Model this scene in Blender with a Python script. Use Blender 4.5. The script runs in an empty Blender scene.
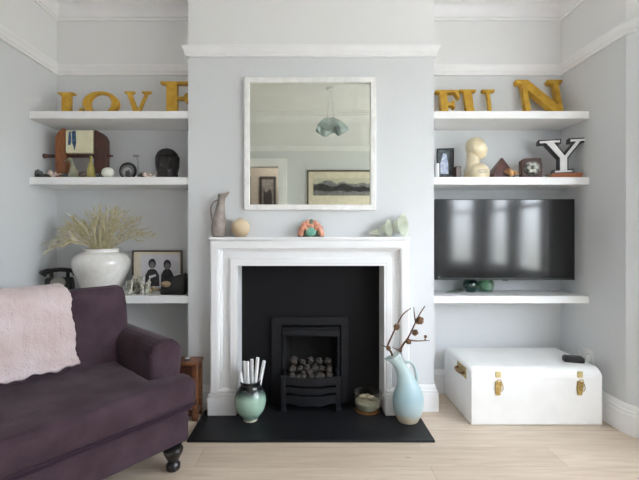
import bpy, bmesh, math, random
from mathutils import Vector, Matrix, noise

random.seed(7)
PI = math.pi
SC = bpy.context.scene
COL = SC.collection
CAMZ = 1.18
F = 400.0

def PX(px, Y): return (px - 307.0) * Y / F
def PZ(py, Y): return CAMZ + (235.0 - py) * Y / F

# ------------------------------------------------------------------ materials
def lin(c):
    def f(v):
        v = v / 255.0
        return v / 12.92 if v <= 0.04045 else ((v + 0.055) / 1.055) ** 2.4
    return (f(c[0]), f(c[1]), f(c[2]), 1.0)

def new_mat(name):
    m = bpy.data.materials.new(name)
    m.use_nodes = True
    nt = m.node_tree
    return m, nt, nt.nodes['Principled BSDF']

def M(name, c, rough=0.5, metal=0.0, c2=None, scale=20.0, bump=0.0, bscale=None, spec=0.5, sheen=0.0, stretch=None, coat=0.0):
    m, nt, b = new_mat(name)
    b.inputs['Roughness'].default_value = rough
    b.inputs['Metallic'].default_value = metal
    b.inputs['Specular IOR Level'].default_value = spec
    if sheen:
        b.inputs['Sheen Weight'].default_value = sheen
        b.inputs['Sheen Roughness'].default_value = 0.4
    if coat:
        b.inputs['Coat Weight'].default_value = coat
        b.inputs['Coat Roughness'].default_value = 0.08
    tc = nt.nodes.new('ShaderNodeTexCoord')
    mp = nt.nodes.new('ShaderNodeMapping')
    if stretch: mp.inputs['Scale'].default_value = stretch
    nt.links.new(tc.outputs['Object'], mp.inputs['Vector'])
    nz = nt.nodes.new('ShaderNodeTexNoise')
    nz.inputs['Scale'].default_value = scale
    nz.inputs['Detail'].default_value = 5
    nt.links.new(mp.outputs['Vector'], nz.inputs['Vector'])
    if c2 is None: c2 = tuple(max(0, v * 0.95) for v in c)
    mx = nt.nodes.new('ShaderNodeMix'); mx.data_type = 'RGBA'
    rp = nt.nodes.new('ShaderNodeMapRange')
    rp.inputs['From Min'].default_value = 0.35; rp.inputs['From Max'].default_value = 0.65
    nt.links.new(nz.outputs['Fac'], rp.inputs['Value'])
    nt.links.new(rp.outputs['Result'], mx.inputs['Factor'])
    mx.inputs['A'].default_value = lin(c); mx.inputs['B'].default_value = lin(c2)
    nt.links.new(mx.outputs['Result'], b.inputs['Base Color'])
    if bump:
        nb = nt.nodes.new('ShaderNodeTexNoise')
        nb.inputs['Scale'].default_value = bscale or scale
        nb.inputs['Detail'].default_value = 6
        nt.links.new(mp.outputs['Vector'], nb.inputs['Vector'])
        bp = nt.nodes.new('ShaderNodeBump')
        bp.inputs['Strength'].default_value = bump
        bp.inputs['Distance'].default_value = 0.01
        nt.links.new(nb.outputs['Fac'], bp.inputs['Height'])
        nt.links.new(bp.outputs['Normal'], b.inputs['Normal'])
    return m

def M_grad(name, stops, z0, z1, rough=0.3, nscale=12, namt=0.15, coat=0.3):
    """glaze that changes colour with height on the pot (object space)"""
    m, nt, b = new_mat(name)
    b.inputs['Roughness'].default_value = rough
    b.inputs['Coat Weight'].default_value = coat
    tc = nt.nodes.new('ShaderNodeTexCoord')
    sp = nt.nodes.new('ShaderNodeSeparateXYZ')
    nt.links.new(tc.outputs['Object'], sp.inputs[0])
    nz = nt.nodes.new('ShaderNodeTexNoise'); nz.inputs['Scale'].default_value = nscale; nz.inputs['Detail'].default_value = 5
    nt.links.new(tc.outputs['Object'], nz.inputs['Vector'])
    mr = nt.nodes.new('ShaderNodeMapRange')
    mr.inputs['From Min'].default_value = z0; mr.inputs['From Max'].default_value = z1
    nt.links.new(sp.outputs['Z'], mr.inputs['Value'])
    ma = nt.nodes.new('ShaderNodeMath'); ma.operation = 'MULTIPLY_ADD'
    ma.inputs[1].default_value = namt; 
    nt.links.new(nz.outputs['Fac'], ma.inputs[0])
    sb = nt.nodes.new('ShaderNodeMath'); sb.operation = 'SUBTRACT'; sb.inputs[1].default_value = namt * 0.5
    nt.links.new(mr.outputs['Result'], sb.inputs[0])
    nt.links.new(sb.outputs[0], ma.inputs[2])
    cr = nt.nodes.new('ShaderNodeValToRGB')
    e = cr.color_ramp.elements
    while len(e) < len(stops): e.new(0.5)
    for el, (p, c) in zip(e, stops):
        el.position = p; el.color = lin(c)
    nt.links.new(ma.outputs[0], cr.inputs['Fac'])
    nt.links.new(cr.outputs['Color'], b.inputs['Base Color'])
    return m

def M_glass(name, c, rough=0.03, trans=1.0):
    m, nt, b = new_mat(name)
    b.inputs['Base Color'].default_value = lin(c)
    b.inputs['Transmission Weight'].default_value = trans
    b.inputs['Roughness'].default_value = rough
    b.inputs['IOR'].default_value = 1.45
    return m

def M_wall():
    m, nt, b = new_mat('wall_paint')
    b.inputs['Roughness'].default_value = 0.75
    b.inputs['Specular IOR Level'].default_value = 0.2
    tc = nt.nodes.new('ShaderNodeTexCoord')
    sp = nt.nodes.new('ShaderNodeSeparateXYZ'); nt.links.new(tc.outputs['Object'], sp.inputs[0])
    gt = nt.nodes.new('ShaderNodeMath'); gt.operation = 'GREATER_THAN'; gt.inputs[1].default_value = 2.41
    nt.links.new(sp.outputs['Z'], gt.inputs[0])
    mx = nt.nodes.new('ShaderNodeMix'); mx.data_type = 'RGBA'
    mx.inputs['A'].default_value = lin(WALL_GREY); mx.inputs['B'].default_value = lin(WALL_WHITE)
    nt.links.new(gt.outputs[0], mx.inputs['Factor'])
    nz = nt.nodes.new('ShaderNodeTexNoise'); nz.inputs['Scale'].default_value = 180
    nt.links.new(tc.outputs['Object'], nz.inputs['Vector'])
    bp = nt.nodes.new('ShaderNodeBump'); bp.inputs['Strength'].default_value = 0.04; bp.inputs['Distance'].default_value = 0.002
    nt.links.new(nz.outputs['Fac'], bp.inputs['Height']); nt.links.new(bp.outputs['Normal'], b.inputs['Normal'])
    nt.links.new(mx.outputs['Result'], b.inputs['Base Color'])
    return m

def M_floor():
    m, nt, b = new_mat('oak_planks')
    b.inputs['Roughness'].default_value = 0.42
    b.inputs['Specular IOR Level'].default_value = 0.4
    tc = nt.nodes.new('ShaderNodeTexCoord')
    mp = nt.nodes.new('ShaderNodeMapping'); mp.inputs['Location'].default_value = (0.57, 0.055, 0)
    nt.links.new(tc.outputs['Object'], mp.inputs['Vector'])
    br = nt.nodes.new('ShaderNodeTexBrick')
    br.inputs['Scale'].default_value = 1.0
    br.inputs['Brick Width'].default_value = 1.9
    br.inputs['Row Height'].default_value = 0.19
    br.inputs['Mortar Size'].default_value = 0.0012
    br.inputs['Mortar Smooth'].default_value = 0.3
    br.inputs['Color1'].default_value = lin((207, 189, 170)); br.inputs['Color2'].default_value = lin((218, 202, 185))
    br.inputs['Mortar'].default_value = lin((168, 142, 118))
    br.offset = 0.37
    nt.links.new(mp.outputs['Vector'], br.inputs['Vector'])
    mp2 = nt.nodes.new('ShaderNodeMapping'); mp2.inputs['Scale'].default_value = (1.2, 14, 1)
    nt.links.new(tc.outputs['Object'], mp2.inputs['Vector'])
    nz = nt.nodes.new('ShaderNodeTexNoise'); nz.inputs['Scale'].default_value = 3.0; nz.inputs['Detail'].default_value = 8; nz.inputs['Distortion'].default_value = 0.6
    nt.links.new(mp2.outputs['Vector'], nz.inputs['Vector'])
    cr = nt.nodes.new('ShaderNodeValToRGB')
    cr.color_ramp.elements[0].position = 0.3; cr.color_ramp.elements[0].color = (0.80, 0.77, 0.74, 1)
    cr.color_ramp.elements[1].position = 0.7; cr.color_ramp.elements[1].color = (1, 1, 1, 1)
    nt.links.new(nz.outputs['Fac'], cr.inputs['Fac'])
    mx = nt.nodes.new('ShaderNodeMix'); mx.data_type = 'RGBA'; mx.blend_type = 'MULTIPLY'
    mx.inputs['Factor'].default_value = 0.9
    nt.links.new(br.outputs['Color'], mx.inputs['A']); nt.links.new(cr.outputs['Color'], mx.inputs['B'])
    # knots
    mp3 = nt.nodes.new('ShaderNodeMapping'); mp3.inputs['Scale'].default_value = (1.6, 4.0, 1)
    nt.links.new(tc.outputs['Object'], mp3.inputs['Vector'])
    vo = nt.nodes.new('ShaderNodeTexVoronoi'); vo.inputs['Scale'].default_value = 1.3
    nt.links.new(mp3.outputs['Vector'], vo.inputs['Vector'])
    mr = nt.nodes.new('ShaderNodeMapRange'); mr.inputs['From Min'].default_value = 0.02; mr.inputs['From Max'].default_value = 0.06
    mr.inputs['To Min'].default_value = 0.45; mr.inputs['To Max'].default_value = 0.0
    nt.links.new(vo.outputs['Distance'], mr.inputs['Value'])
    mk = nt.nodes.new('ShaderNodeMix'); mk.data_type = 'RGBA'
    nt.links.new(mr.outputs['Result'], mk.inputs['Factor'])
    nt.links.new(mx.outputs['Result'], mk.inputs['A']); mk.inputs['B'].default_value = lin((140, 112, 88))
    nt.links.new(mk.outputs['Result'], b.inputs['Base Color'])
    bp = nt.nodes.new('ShaderNodeBump'); bp.inputs['Strength'].default_value = 0.15; bp.inputs['Distance'].default_value = 0.003
    nt.links.new(br.outputs['Fac'], bp.inputs['Height']); bp.invert = True
    nt.links.new(bp.outputs['Normal'], b.inputs['Normal'])
    return m

def M_pane():
    m = bpy.data.materials.new('window_pane'); m.use_nodes = True
    nt = m.node_tree; nt.nodes.clear()
    o = nt.nodes.new('ShaderNodeOutputMaterial')
    t = nt.nodes.new('ShaderNodeBsdfTransparent'); t.inputs['Color'].default_value = (0.95, 0.97, 0.96, 1)
    g = nt.nodes.new('ShaderNodeBsdfGlossy'); g.inputs['Roughness'].default_value = 0.02
    x = nt.nodes.new('ShaderNodeMixShader'); x.inputs['Fac'].default_value = 0.06
    nt.links.new(t.outputs[0], x.inputs[1]); nt.links.new(g.outputs[0], x.inputs[2]); nt.links.new(x.outputs[0], o.inputs[0])
    return m

def M_bowlglass(name, tint, fac=0.12):
    m = bpy.data.materials.new(name); m.use_nodes = True
    nt = m.node_tree; nt.nodes.clear()
    o = nt.nodes.new('ShaderNodeOutputMaterial')
    t = nt.nodes.new('ShaderNodeBsdfTransparent'); t.inputs['Color'].default_value = tint
    g = nt.nodes.new('ShaderNodeBsdfGlossy'); g.inputs['Roughness'].default_value = 0.03
    lw = nt.nodes.new('ShaderNodeLayerWeight'); lw.inputs['Blend'].default_value = 0.3
    x = nt.nodes.new('ShaderNodeMixShader')
    nt.links.new(lw.outputs['Facing'], x.inputs['Fac'])
    nt.links.new(t.outputs[0], x.inputs[1]); nt.links.new(g.outputs[0], x.inputs[2]); nt.links.new(x.outputs[0], o.inputs[0])
    return m

WALL_GREY = (215, 217, 219)
WALL_WHITE = (231, 231, 231)
mat_wall = M_wall()
mat_floor = M_floor()
mat_pane = M_pane()
mat_white = M('white_gloss_paint', (240, 240, 241), 0.35, c2=(236, 236, 237), scale=6)
mat_ceiling = M('ceiling_paint', (238, 237, 236), 0.8, spec=0.2, c2=(234, 233, 232), scale=5)
mat_shelf = M('shelf_paint', (240, 240, 240), 0.45, c2=(236, 236, 236), scale=6)
mat_slate = M('black_slate', (18, 18, 21), 0.5, c2=(24, 25, 28), spec=0.35, scale=9, bump=0.12, bscale=60)
mat_slip = M('black_slip', (16, 15, 18), 0.65, c2=(19, 18, 21), scale=5, spec=0.22)
mat_iron = M('black_cast_iron', (21, 21, 25), 0.55, c2=(26, 26, 31), spec=0.3, scale=14, bump=0.1, bscale=90)
mat_soot = M('sooty_firebrick', (26, 25, 25), 0.9, c2=(36, 34, 33), scale=30, bump=0.3)
mat_coal = M('ceramic_coal', (84, 76, 71), 0.95, c2=(30, 28, 28), scale=40, bump=0.5, bscale=60)
mat_gold = M('gold_painted_wood', (208, 166, 58), 0.42, metal=0.15, c2=(188, 142, 38), scale=18, bump=0.08)
mat_purple = M('purple_velvet', (76, 60, 68), 0.9, c2=(63, 48, 55), scale=9, bump=0.3, bscale=160, sheen=0.12, spec=0.1)
mat_purpipe = M('purple_piping', (58, 43, 54), 0.9, sheen=0.1, spec=0.1)
mat_fur = M('pale_pink_fur', (212, 197, 199), 0.95, c2=(196, 175, 172), scale=5, bump=0.7, bscale=110, sheen=0.3, spec=0.1)
mat_turned = M('black_turned_wood', (25, 22, 23), 0.3, coat=0.3)
mat_tv = M('tv_screen', (11, 10, 13), 0.10, c2=(8, 8, 10), scale=2, spec=0.6)
mat_tvframe = M('tv_bezel', (18, 18, 20), 0.35)
mat_trunk = M('white_trunk_paint', (243, 243, 242), 0.4, c2=(238, 238, 237), scale=8)
mat_brass = M('brass', (206, 182, 118), 0.3, metal=0.6, c2=(168, 136, 76), scale=60)
mat_black = M('black_plastic', (22, 22, 24), 0.35)
mat_whitepl = M('white_plastic', (235, 235, 234), 0.4)
mat_mirror, _nt, _b = new_mat('mirror_silver')
_b.inputs['Base Color'].default_value = lin((224, 227, 216)); _b.inputs['Metallic'].default_value = 1.0; _b.inputs['Roughness'].default_value = 0.025
mat_mframe = M('mirror_frame_paint', (240, 240, 238), 0.4)
mat_wood = M('brown_wood', (128, 78, 46), 0.45, c2=(88, 50, 28), scale=14, stretch=(1, 1, 6), coat=0.2)
mat_wood_d = M('dark_brown_wood', (84, 44, 30), 0.45, c2=(54, 28, 20), scale=14, stretch=(5, 5, 1), coat=0.15)
mat_wood_o = M('orange_brown_wood', (148, 88, 42), 0.45, c2=(112, 62, 28), scale=14, stretch=(5, 5, 1), coat=0.15)
mat_cream = M('cream_ceramic', (232, 220, 190), 0.35, c2=(220, 202, 164), scale=12, coat=0.3)
mat_vase = M('crackled_white_glaze', (236, 234, 230), 0.25, c2=(226, 223, 217), scale=25, coat=0.5)
mat_grass = M('dried_grass', (212, 204, 174), 0.8, c2=(184, 172, 132), scale=30)
mat_paper = M('white_paper', (238, 238, 238), 0.7)
mat_mat = M('cream_mount_board', (228, 218, 196), 0.8)
mat_ink = M('dark_ink', (42, 40, 44), 0.8, c2=(66, 63, 66), scale=30)
mat_grey = M('mid_grey_ink', (140, 138, 140), 0.8, c2=(110, 108, 110), scale=30)
mat_lgrey = M('pale_grey_print', (220, 218, 224), 0.8)

# ------------------------------------------------------------------ mesh helpers
class MB:
    def __init__(s): s.v = []; s.f = []
    def add(s, vs, fs):
        b = len(s.v); s.v += [tuple(v) for v in vs]; s.f += [tuple(i + b for i in f) for f in fs]; return s
    def box(s, x0, x1, y0, y1, z0, z1):
        return s.add([(x0,y0,z0),(x1,y0,z0),(x1,y1,z0),(x0,y1,z0),(x0,y0,z1),(x1,y0,z1),(x1,y1,z1),(x0,y1,z1)],
                     [(0,3,2,1),(4,5,6,7),(0,1,5,4),(1,2,6,5),(2,3,7,6),(3,0,4,7)])
    def lathe(s, prof, c=(0,0,0), seg=40, sx=1.0, sy=1.0):
        vs, fs, rings = [], [], []
        for r, z in prof:
            if r < 1e-6:
                rings.append([len(vs)]); vs.append((c[0], c[1], c[2] + z))
            else:
                rings.append(list(range(len(vs), len(vs) + seg)))
                for k in range(seg):
                    a = 2 * PI * k / seg
                    vs.append((c[0] + sx * r * math.cos(a), c[1] + sy * r * math.sin(a), c[2] + z))
        for A, B in zip(rings, rings[1:]):
            for k in range(seg):
                k2 = (k + 1) % seg
                if len(A) == 1 and len(B) == 1: continue
                if len(A) == 1: fs.append((A[0], B[k2], B[k]))
                elif len(B) == 1: fs.append((A[k], A[k2], B[0]))
                else: fs.append((A[k], A[k2], B[k2], B[k]))
        return s.add(vs, fs)
    def tube(s, pts, rad, seg=12, closed=False, cap=True, flat=1.0):
        pts = [Vector(p) for p in pts]; n = len(pts)
        if not hasattr(rad, '__len__'): rad = [rad] * n
        vs, fs = [], []
        up = None
        for i, p in enumerate(pts):
            if closed: t = pts[(i + 1) % n] - pts[i - 1]
            else: t = pts[min(i + 1, n - 1)] - pts[max(i - 1, 0)]
            t = t.normalized() if t.length > 1e-9 else Vector((0, 0, 1))
            if up is None:
                up = Vector((0, 1, 0)) if abs(t.y) < 0.9 else Vector((1, 0, 0))
            a = (up - t * up.dot(t)).normalized(); b = t.cross(a)
            up = a
            for k in range(seg):
                w = 2 * PI * k / seg
                vs.append(p + a * (rad[i] * math.cos(w) * flat) + b * (rad[i] * math.sin(w)))
        m = n if closed else n - 1
        for i in range(m):
            j = (i + 1) % n
            for k in range(seg):
                k2 = (k + 1) % seg
                fs.append((i*seg+k, i*seg+k2, j*seg+k2, j*seg+k))
        if cap and not closed:
            fs.append(tuple(reversed(range(seg)))); fs.append(tuple(range((n-1)*seg, n*seg)))
        return s.add(vs, fs)
    def prism(s, poly, y0, y1):
        """polygon in x,z extruded along y"""
        n = len(poly)
        vs = [(x, y0, z) for x, z in poly] + [(x, y1, z) for x, z in poly]
        fs = [tuple(range(n)), tuple(reversed(range(n, 2*n)))]
        for i in range(n):
            j = (i + 1) % n; fs.append((j, i, n + i, n + j))
        return s.add(vs, fs)
    def prism_z(s, poly, z0, z1):
        n = len(poly)
        vs = [(x, y, z0) for x, y in poly] + [(x, y, z1) for x, y in poly]
        fs = [tuple(reversed(range(n))), tuple(range(n, 2*n))]
        for i in range(n):
            j = (i + 1) % n; fs.append((i, j, n + j, n + i))
        return s.add(vs, fs)
    def prism_x(s, poly, x0, x1):
        """polygon in y,z extruded along x"""
        n = len(poly)
        vs = [(x0, y, z) for y, z in poly] + [(x1, y, z) for y, z in poly]
        fs = [tuple(reversed(range(n))), tuple(range(n, 2*n))]
        for i in range(n):
            j = (i + 1) % n; fs.append((i, j, n + j, n + i))
        return s.add(vs, fs)
    def ring(s, outer, inner, y0, y1):
        """closed band between two same-length loops in x,z extruded along y"""
        n = len(outer)
        vs = [(x, y0, z) for x, z in outer] + [(x, y0, z) for x, z in inner] + [(x, y1, z) for x, z in outer] + [(x, y1, z) for x, z in inner]
        fs = []
        for i in range(n):
            j = (i + 1) % n
            fs += [(i, j, n+j, n+i), (2*n+i, 3*n+i, 3*n+j, 2*n+j), (j, i, 2*n+i, 2*n+j), (n+i, n+j, 3*n+j, 3*n+i)]
        return s.add(vs, fs)
    def frame(s, x0, x1, z0, z1, w, y0, y1):
        o = [(x0,z0),(x1,z0),(x1,z1),(x0,z1)]; i = [(x0+w,z0+w),(x1-w,z0+w),(x1-w,z1-w),(x0+w,z1-w)]
        return s.ring(o, i, y0, y1)
    def arch(s, x0, x1, z0, z1, hx0, hx1, hz1, y0, y1):
        """upside-down U"""
        return s.prism([(x0,z0),(hx0,z0),(hx0,hz1),(hx1,hz1),(hx1,z0),(x1,z0),(x1,z1),(x0,z1)], y0, y1)
    def sweep(s, path, prof, closed=False):
        """profile (offset to the left of travel, z) swept along a plan polyline with mitres"""
        n = len(path); rows = []
        for i in range(n):
            P = Vector(path[i])
            def nrm(a, b):
                d = (Vector(b) - Vector(a)).normalized(); return Vector((-d.y, d.x))
            if closed or 0 < i < n - 1:
                n1 = nrm(path[i-1], path[i]); n2 = nrm(path[i], path[(i+1) % n])
                m = (n1 + n2); m = m / max(1e-6, (1 + n1.dot(n2)))
            elif i == 0: m = nrm(path[0], path[1])
            else: m = nrm(path[-2], path[-1])
            rows.append([(P.x + m.x * o, P.y + m.y * o, z) for o, z in prof])
        k = len(prof); vs = [v for r in rows for v in r]; fs = []
        for i in range(n if closed else n - 1):
            j = (i + 1) % n
            for a in range(k):
                b = (a + 1) % k
                fs.append((i*k+a, j*k+a, j*k+b, i*k+b))
        if not closed:
            fs.append(tuple(reversed(range(k)))); fs.append(tuple(range((n-1)*k, n*k)))
        return s.add(vs, fs)
    def blob(s, c, r, seed=0, amt=0.15, freq=2.0, sub=3):
        bm = bmesh.new(); bmesh.ops.create_icosphere(bm, subdivisions=sub, radius=1.0)
        r = (r, r, r) if not hasattr(r, '__len__') else r
        off = Vector((seed * 3.7, seed * 1.3, seed * 2.1))
        for v in bm.verts:
            d = v.co.normalized(); k = 1 + amt * noise.noise(d * freq + off) * 2
            v.co = Vector((d.x * r[0] * k + c[0], d.y * r[1] * k + c[1], d.z * r[2] * k + c[2]))
        bm.verts.index_update()
        s.add([v.co[:] for v in bm.verts], [[v.index for v in f.verts] for f in bm.faces]); bm.free(); return s
    def mirror_x(s, xc=0.0):
        s.v = [(2 * xc - x, y, z) for x, y, z in s.v]; s.f = [tuple(reversed(f)) for f in s.f]; return s
    def rot(s, axis, ang, c=(0,0,0)):
        R = Matrix.Rotation(ang, 3, axis); c = Vector(c)
        s.v = [tuple(R @ (Vector(v) - c) + c) for v in s.v]; return s
    def move(s, d):
        s.v = [(x+d[0], y+d[1], z+d[2]) for x, y, z in s.v]; return s
    def fn(s, f):
        s.v = [tuple(f(*v)) for v in s.v]; return s
    def obj(s, name, mat, parent=None, loc=None, rotz=0.0, world=False, smooth=35, bevel=0.0, bseg=2, subsurf=0):
        """loc given: vertices are local to loc. parent given: vertices are local to the thing (or world when world=True)"""
        vs = s.v
        if world and parent is not None:
            r = parent
            while r.parent: r = r.parent
            mi = (Matrix.Translation(r.location) @ Matrix.Rotation(r.rotation_euler.z, 4, 'Z')).inverted()
            vs = [tuple(mi @ Vector(v)) for v in vs]
        elif world and loc is not None:
            vs = [(x-loc[0], y-loc[1], z-loc[2]) for x, y, z in vs]
        me = bpy.data.meshes.new(name); me.from_pydata(vs, [], s.f)
        bm = bmesh.new(); bm.from_mesh(me); bmesh.ops.recalc_face_normals(bm, faces=bm.faces); bm.to_mesh(me); bm.free()
        me.materials.append(mat)
        o = bpy.data.objects.new(name, me); COL.objects.link(o)
        if parent is not None: o.parent = parent
        if loc is not None: o.location = loc
        o.rotation_euler.z = rotz
        if bevel:
            b = o.modifiers.new('Bevel', 'BEVEL'); b.width = bevel; b.segments = bseg; b.limit_method = 'ANGLE'; b.angle_limit = math.radians(30)
        if subsurf:
            b = o.modifiers.new('Subsurf', 'SUBSURF'); b.levels = subsurf; b.render_levels = subsurf
        if smooth:
            for p in me.polygons: p.use_smooth = True
            me.set_sharp_from_angle(angle=math.radians(smooth))
        return o

def tag(o, label, cat, group=None):
    o['label'] = label; o['category'] = cat
    if group: o['group'] = group
    return o
def thing(name, label, cat, loc, rotz=0.0, group=None):
    o = bpy.data.objects.new(name, None); o.empty_display_size = 0.05; COL.objects.link(o)
    o.location = loc; o.rotation_euler = (0, 0, rotz)
    return tag(o, label, cat, group)
def struct(o):
    o['kind'] = 'structure'; return o
def B(*a): return MB().box(*a)

def bez(p0, p1, p2, p3, n=12):
    p0, p1, p2, p3 = map(Vector, (p0, p1, p2, p3)); out = []
    for i in range(n + 1):
        t = i / n; u = 1 - t
        out.append(p0*u**3 + p1*3*u*u*t + p2*3*u*t*t + p3*t**3)
    return out
def catmull(pts, n=6):
    pts = [Vector(p) for p in pts]; out = []
    P = [pts[0]*2 - pts[1]] + pts + [pts[-1]*2 - pts[-2]]
    for i in range(1, len(P) - 2):
        for k in range(n):
            t = k / n; a, b, c, d = P[i-1], P[i], P[i+1], P[i+2]
            out.append(0.5*((2*b) + (c-a)*t + (2*a-5*b+4*c-d)*t*t + (3*b-a-3*c+d)*t**3))
    out.append(pts[-1]); return out
def smooth_prof(prof, n=6):
    return [(max(0, p.x), p.y) for p in catmull([(r, z, 0) for r, z in prof], n)]

# ------------------------------------------------------------------ room
XL, XR, YB, YF, YR = -1.875, 1.905, 3.0, 2.69, -0.35     # left, right, back, breast face, rear
BX0, BX1 = -0.80, 0.854
ZC = 2.92
BAY = [(2.40, 0.10), (2.40, 1.45), (XR, 2.39)]
TH = 0.12

fl = struct(B(XL-0.3, 2.75, -2.2, YB+0.2, -0.12, 0.0).obj('floor', mat_floor, smooth=0))
ce = struct(B(XL-0.3, 2.75, -2.2, YB+0.2, ZC, ZC+0.12).obj('ceiling', mat_ceiling, smooth=0))

def wall_seg(name, A, Bp, holes=(), e0=0.0, e1=0.0):
    """slab to the right of A->B (outside); holes are (s0,s1,z0,z1) along it"""
    A = Vector(A); Bp = Vector(Bp); d = (Bp - A); L = d.length; d.normalize(); nr = Vector((d.y, -d.x))
    m = MB()
    def slab(s0, s1, z0, z1):
        if s1 - s0 < 1e-4 or z1 - z0 < 1e-4: return
        q = [A + d*s0, A + d*s1, A + d*s1 + nr*TH, A + d*s0 + nr*TH]
        m.prism_z([(p.x, p.y) for p in q], z0, z1)
    s = -e0
    for (h0, h1, z0, z1) in sorted(holes):
        slab(s, h0, 0, ZC); slab(h0, h1, 0, z0); slab(h0, h1, z1, ZC); s = h1
    slab(s, L + e1, 0, ZC)
    return struct(m.obj(name, mat_wall, smooth=0))

wall_seg('wall_left', (XL, YB), (XL, YR), e0=TH, e1=TH)
wall_seg('wall_back', (XR, YB), (XL, YB), e0=TH, e1=TH)
wall_seg('wall_right', (XR, 2.39), (XR, YB), e1=TH)
DX0, DX1, DZ = -1.22, -0.41, 2.155
wall_seg('wall_rear', (XL, YR), (XR, YR), holes=[(DX0-XL, DX1-XL, 0, DZ)], e0=TH, e1=0.06)

# chimney breast with the fireplace opening
m = MB()
m.box(BX0, -0.475, YF, YB, 0, ZC); m.box(0.524, BX1, YF, YB, 0, ZC); m.box(-0.475, 0.524, YF, YB, 0.998, ZC)
struct(m.obj('wall_chimney_breast', mat_wall, smooth=0))

# bay walls with sash windows
WZ0, WZ1 = 0.74, 2.30
def window(n, A, d, s0, s1):
    """double-hung sash in the hole s0..s1 along A + d*s; built in a local frame along d"""
    A = Vector((A[0], A[1])); d = Vector(d).normalized()
    w = s1 - s0; h = WZ1 - WZ0
    P = A + d*s0
    ang = math.atan2(d.y, d.x)
    root = MB().frame(0, w, 0, h, 0.035, -0.10, -0.01).obj('window_%d' % n, mat_white, loc=(P.x, P.y, WZ0), rotz=ang, bevel=0.003)
    struct(root)
    # local y negative = outside
    mid = 0.76
    MB().frame(0.035, w-0.035, 0.035, mid+0.02, 0.04, -0.05, -0.02).obj('lower_sash', mat_white, root, bevel=0.003)
    MB().frame(0.035, w-0.035, mid-0.02, h-0.035, 0.04, -0.085, -0.055).obj('upper_sash', mat_white, root, bevel=0.003)
    B(0.07, w-0.07, -0.037, -0.033, 0.07, mid-0.015).obj('pane', mat_pane, root, smooth=0)
    B(0.07, w-0.07, -0.072, -0.068, mid+0.015, h-0.07).obj('pane', mat_pane, root, smooth=0)
    B(-0.03, w+0.03, -0.02, 0.05, -0.03, 0.0).obj('sill', mat_white, root, bevel=0.004)
    # daylight portal just outside the frame (guides sampling of the sky, adds no light)
    ld = bpy.data.lights.new('daylight_portal', 'AREA'); ld.shape = 'RECTANGLE'; ld.size = w; ld.size_y = h
    ld.cycles.is_portal = True
    lo = bpy.data.objects.new('daylight_portal', ld); COL.objects.link(lo)
    c = P + d*(w/2) + Vector((d.y, -d.x))*0.11
    lo.location = (c.x, c.y, WZ0 + h/2)
    inward = Vector((-d.y, d.x, 0))
    lo.rotation_euler = inward.to_track_quat('-Z', 'Z').to_euler()
    return root

segs = [((XR, YR), BAY[0], [(0.14, 0.55)]),
        (BAY[0], BAY[1], [(0.06, 0.60), (0.76, 1.30)]),
        (BAY[1], BAY[2], [(0.14, 0.66)])]
wn = 0
for i, (A, Bp, hs) in enumerate(segs):
    wall_seg('wall_bay_%d' % (i+1), A, Bp, holes=[(a, b, WZ0, WZ1) for a, b in hs], e0=0.06 if i else 0.0, e1=0.06 if i < 2 else 0)
    for a, b in hs:
        wn += 1
        window(wn, A, Vector(Bp) - Vector(A), a, b)

# hallway seen through the door in the mirror
mat_hall = M('hall_paint', (176, 170, 166), 0.8)
m = MB(); m.box(XL-0.1, 2.4, -2.0, -1.9, 0, ZC); m.box(XL-0.2, XL, -2.0, YR-TH, 0, ZC); m.box(1.2, 1.3, -2.0, YR-TH, 0, ZC)
struct(m.obj('wall_hall', mat_hall, smooth=0))
for k, (x0, x1) in enumerate(((-1.42, -1.02), (-0.86, -0.56))):
    yy = -1.90
    t = thing('framed_picture', ('dark arched framed picture on the hallway wall, mostly behind the door edge', 'dark framed picture in the middle of the hallway seen through the doorway')[k], 'picture', ((x0+x1)/2, yy, 1.70), group='hallway pictures')
    MB().frame(x0, x1, 1.66, 2.24, 0.045, yy, yy+0.03).obj('frame', mat_ink, t, world=True, bevel=0.004)
    B(x0+0.04, x1-0.04, yy, yy+0.012, 1.70, 2.20).obj('print', mat_grey, t, world=True, smooth=0)
    MB().prism([(x0+0.07, 1.72), (x1-0.07, 1.72), (x1-0.07, 1.9), ((x0+x1)/2+0.05, 2.02), ((x0+x1)/2-0.03, 1.95), (x0+0.07, 2.0)], yy+0.016, yy+0.013).obj('dark_shape', mat_ink, t, world=True)

hl = bpy.data.lights.new('hall_fill', 'POINT'); hl.energy = 9; hl.color = (1, 0.9, 0.8); hl.shadow_soft_size = 0.12  # unseen fill light added to brighten the dark hallway, no fixture behind it
ho = bpy.data.objects.new('hall_fill', hl); COL.objects.link(ho); ho.location = (-0.2, -1.25, 2.75)
# door lining + architrave
m = MB().arch(DX0-0.12, DX1+0.125, 0, DZ+0.115, DX0, DX1, DZ, YR, YR+0.03)
struct(m.obj('trim_3', mat_white, bevel=0.006))
dr = MB().box(DX0-0.02, DX0+0.02, -1.22, YR-TH-0.01, 0.01, DZ-0.01).obj('door_1', mat_white, bevel=0.004); struct(dr)
MB().lathe(smooth_prof([(0,0),(0.012,0),(0.01,0.02),(0.025,0.035),(0.022,0.055),(0,0.06)]), seg=20).rot('Y', PI/2).move((DX0+0.02, -1.15, 1.0)).obj('door_handle', mat_brass, dr)

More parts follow.
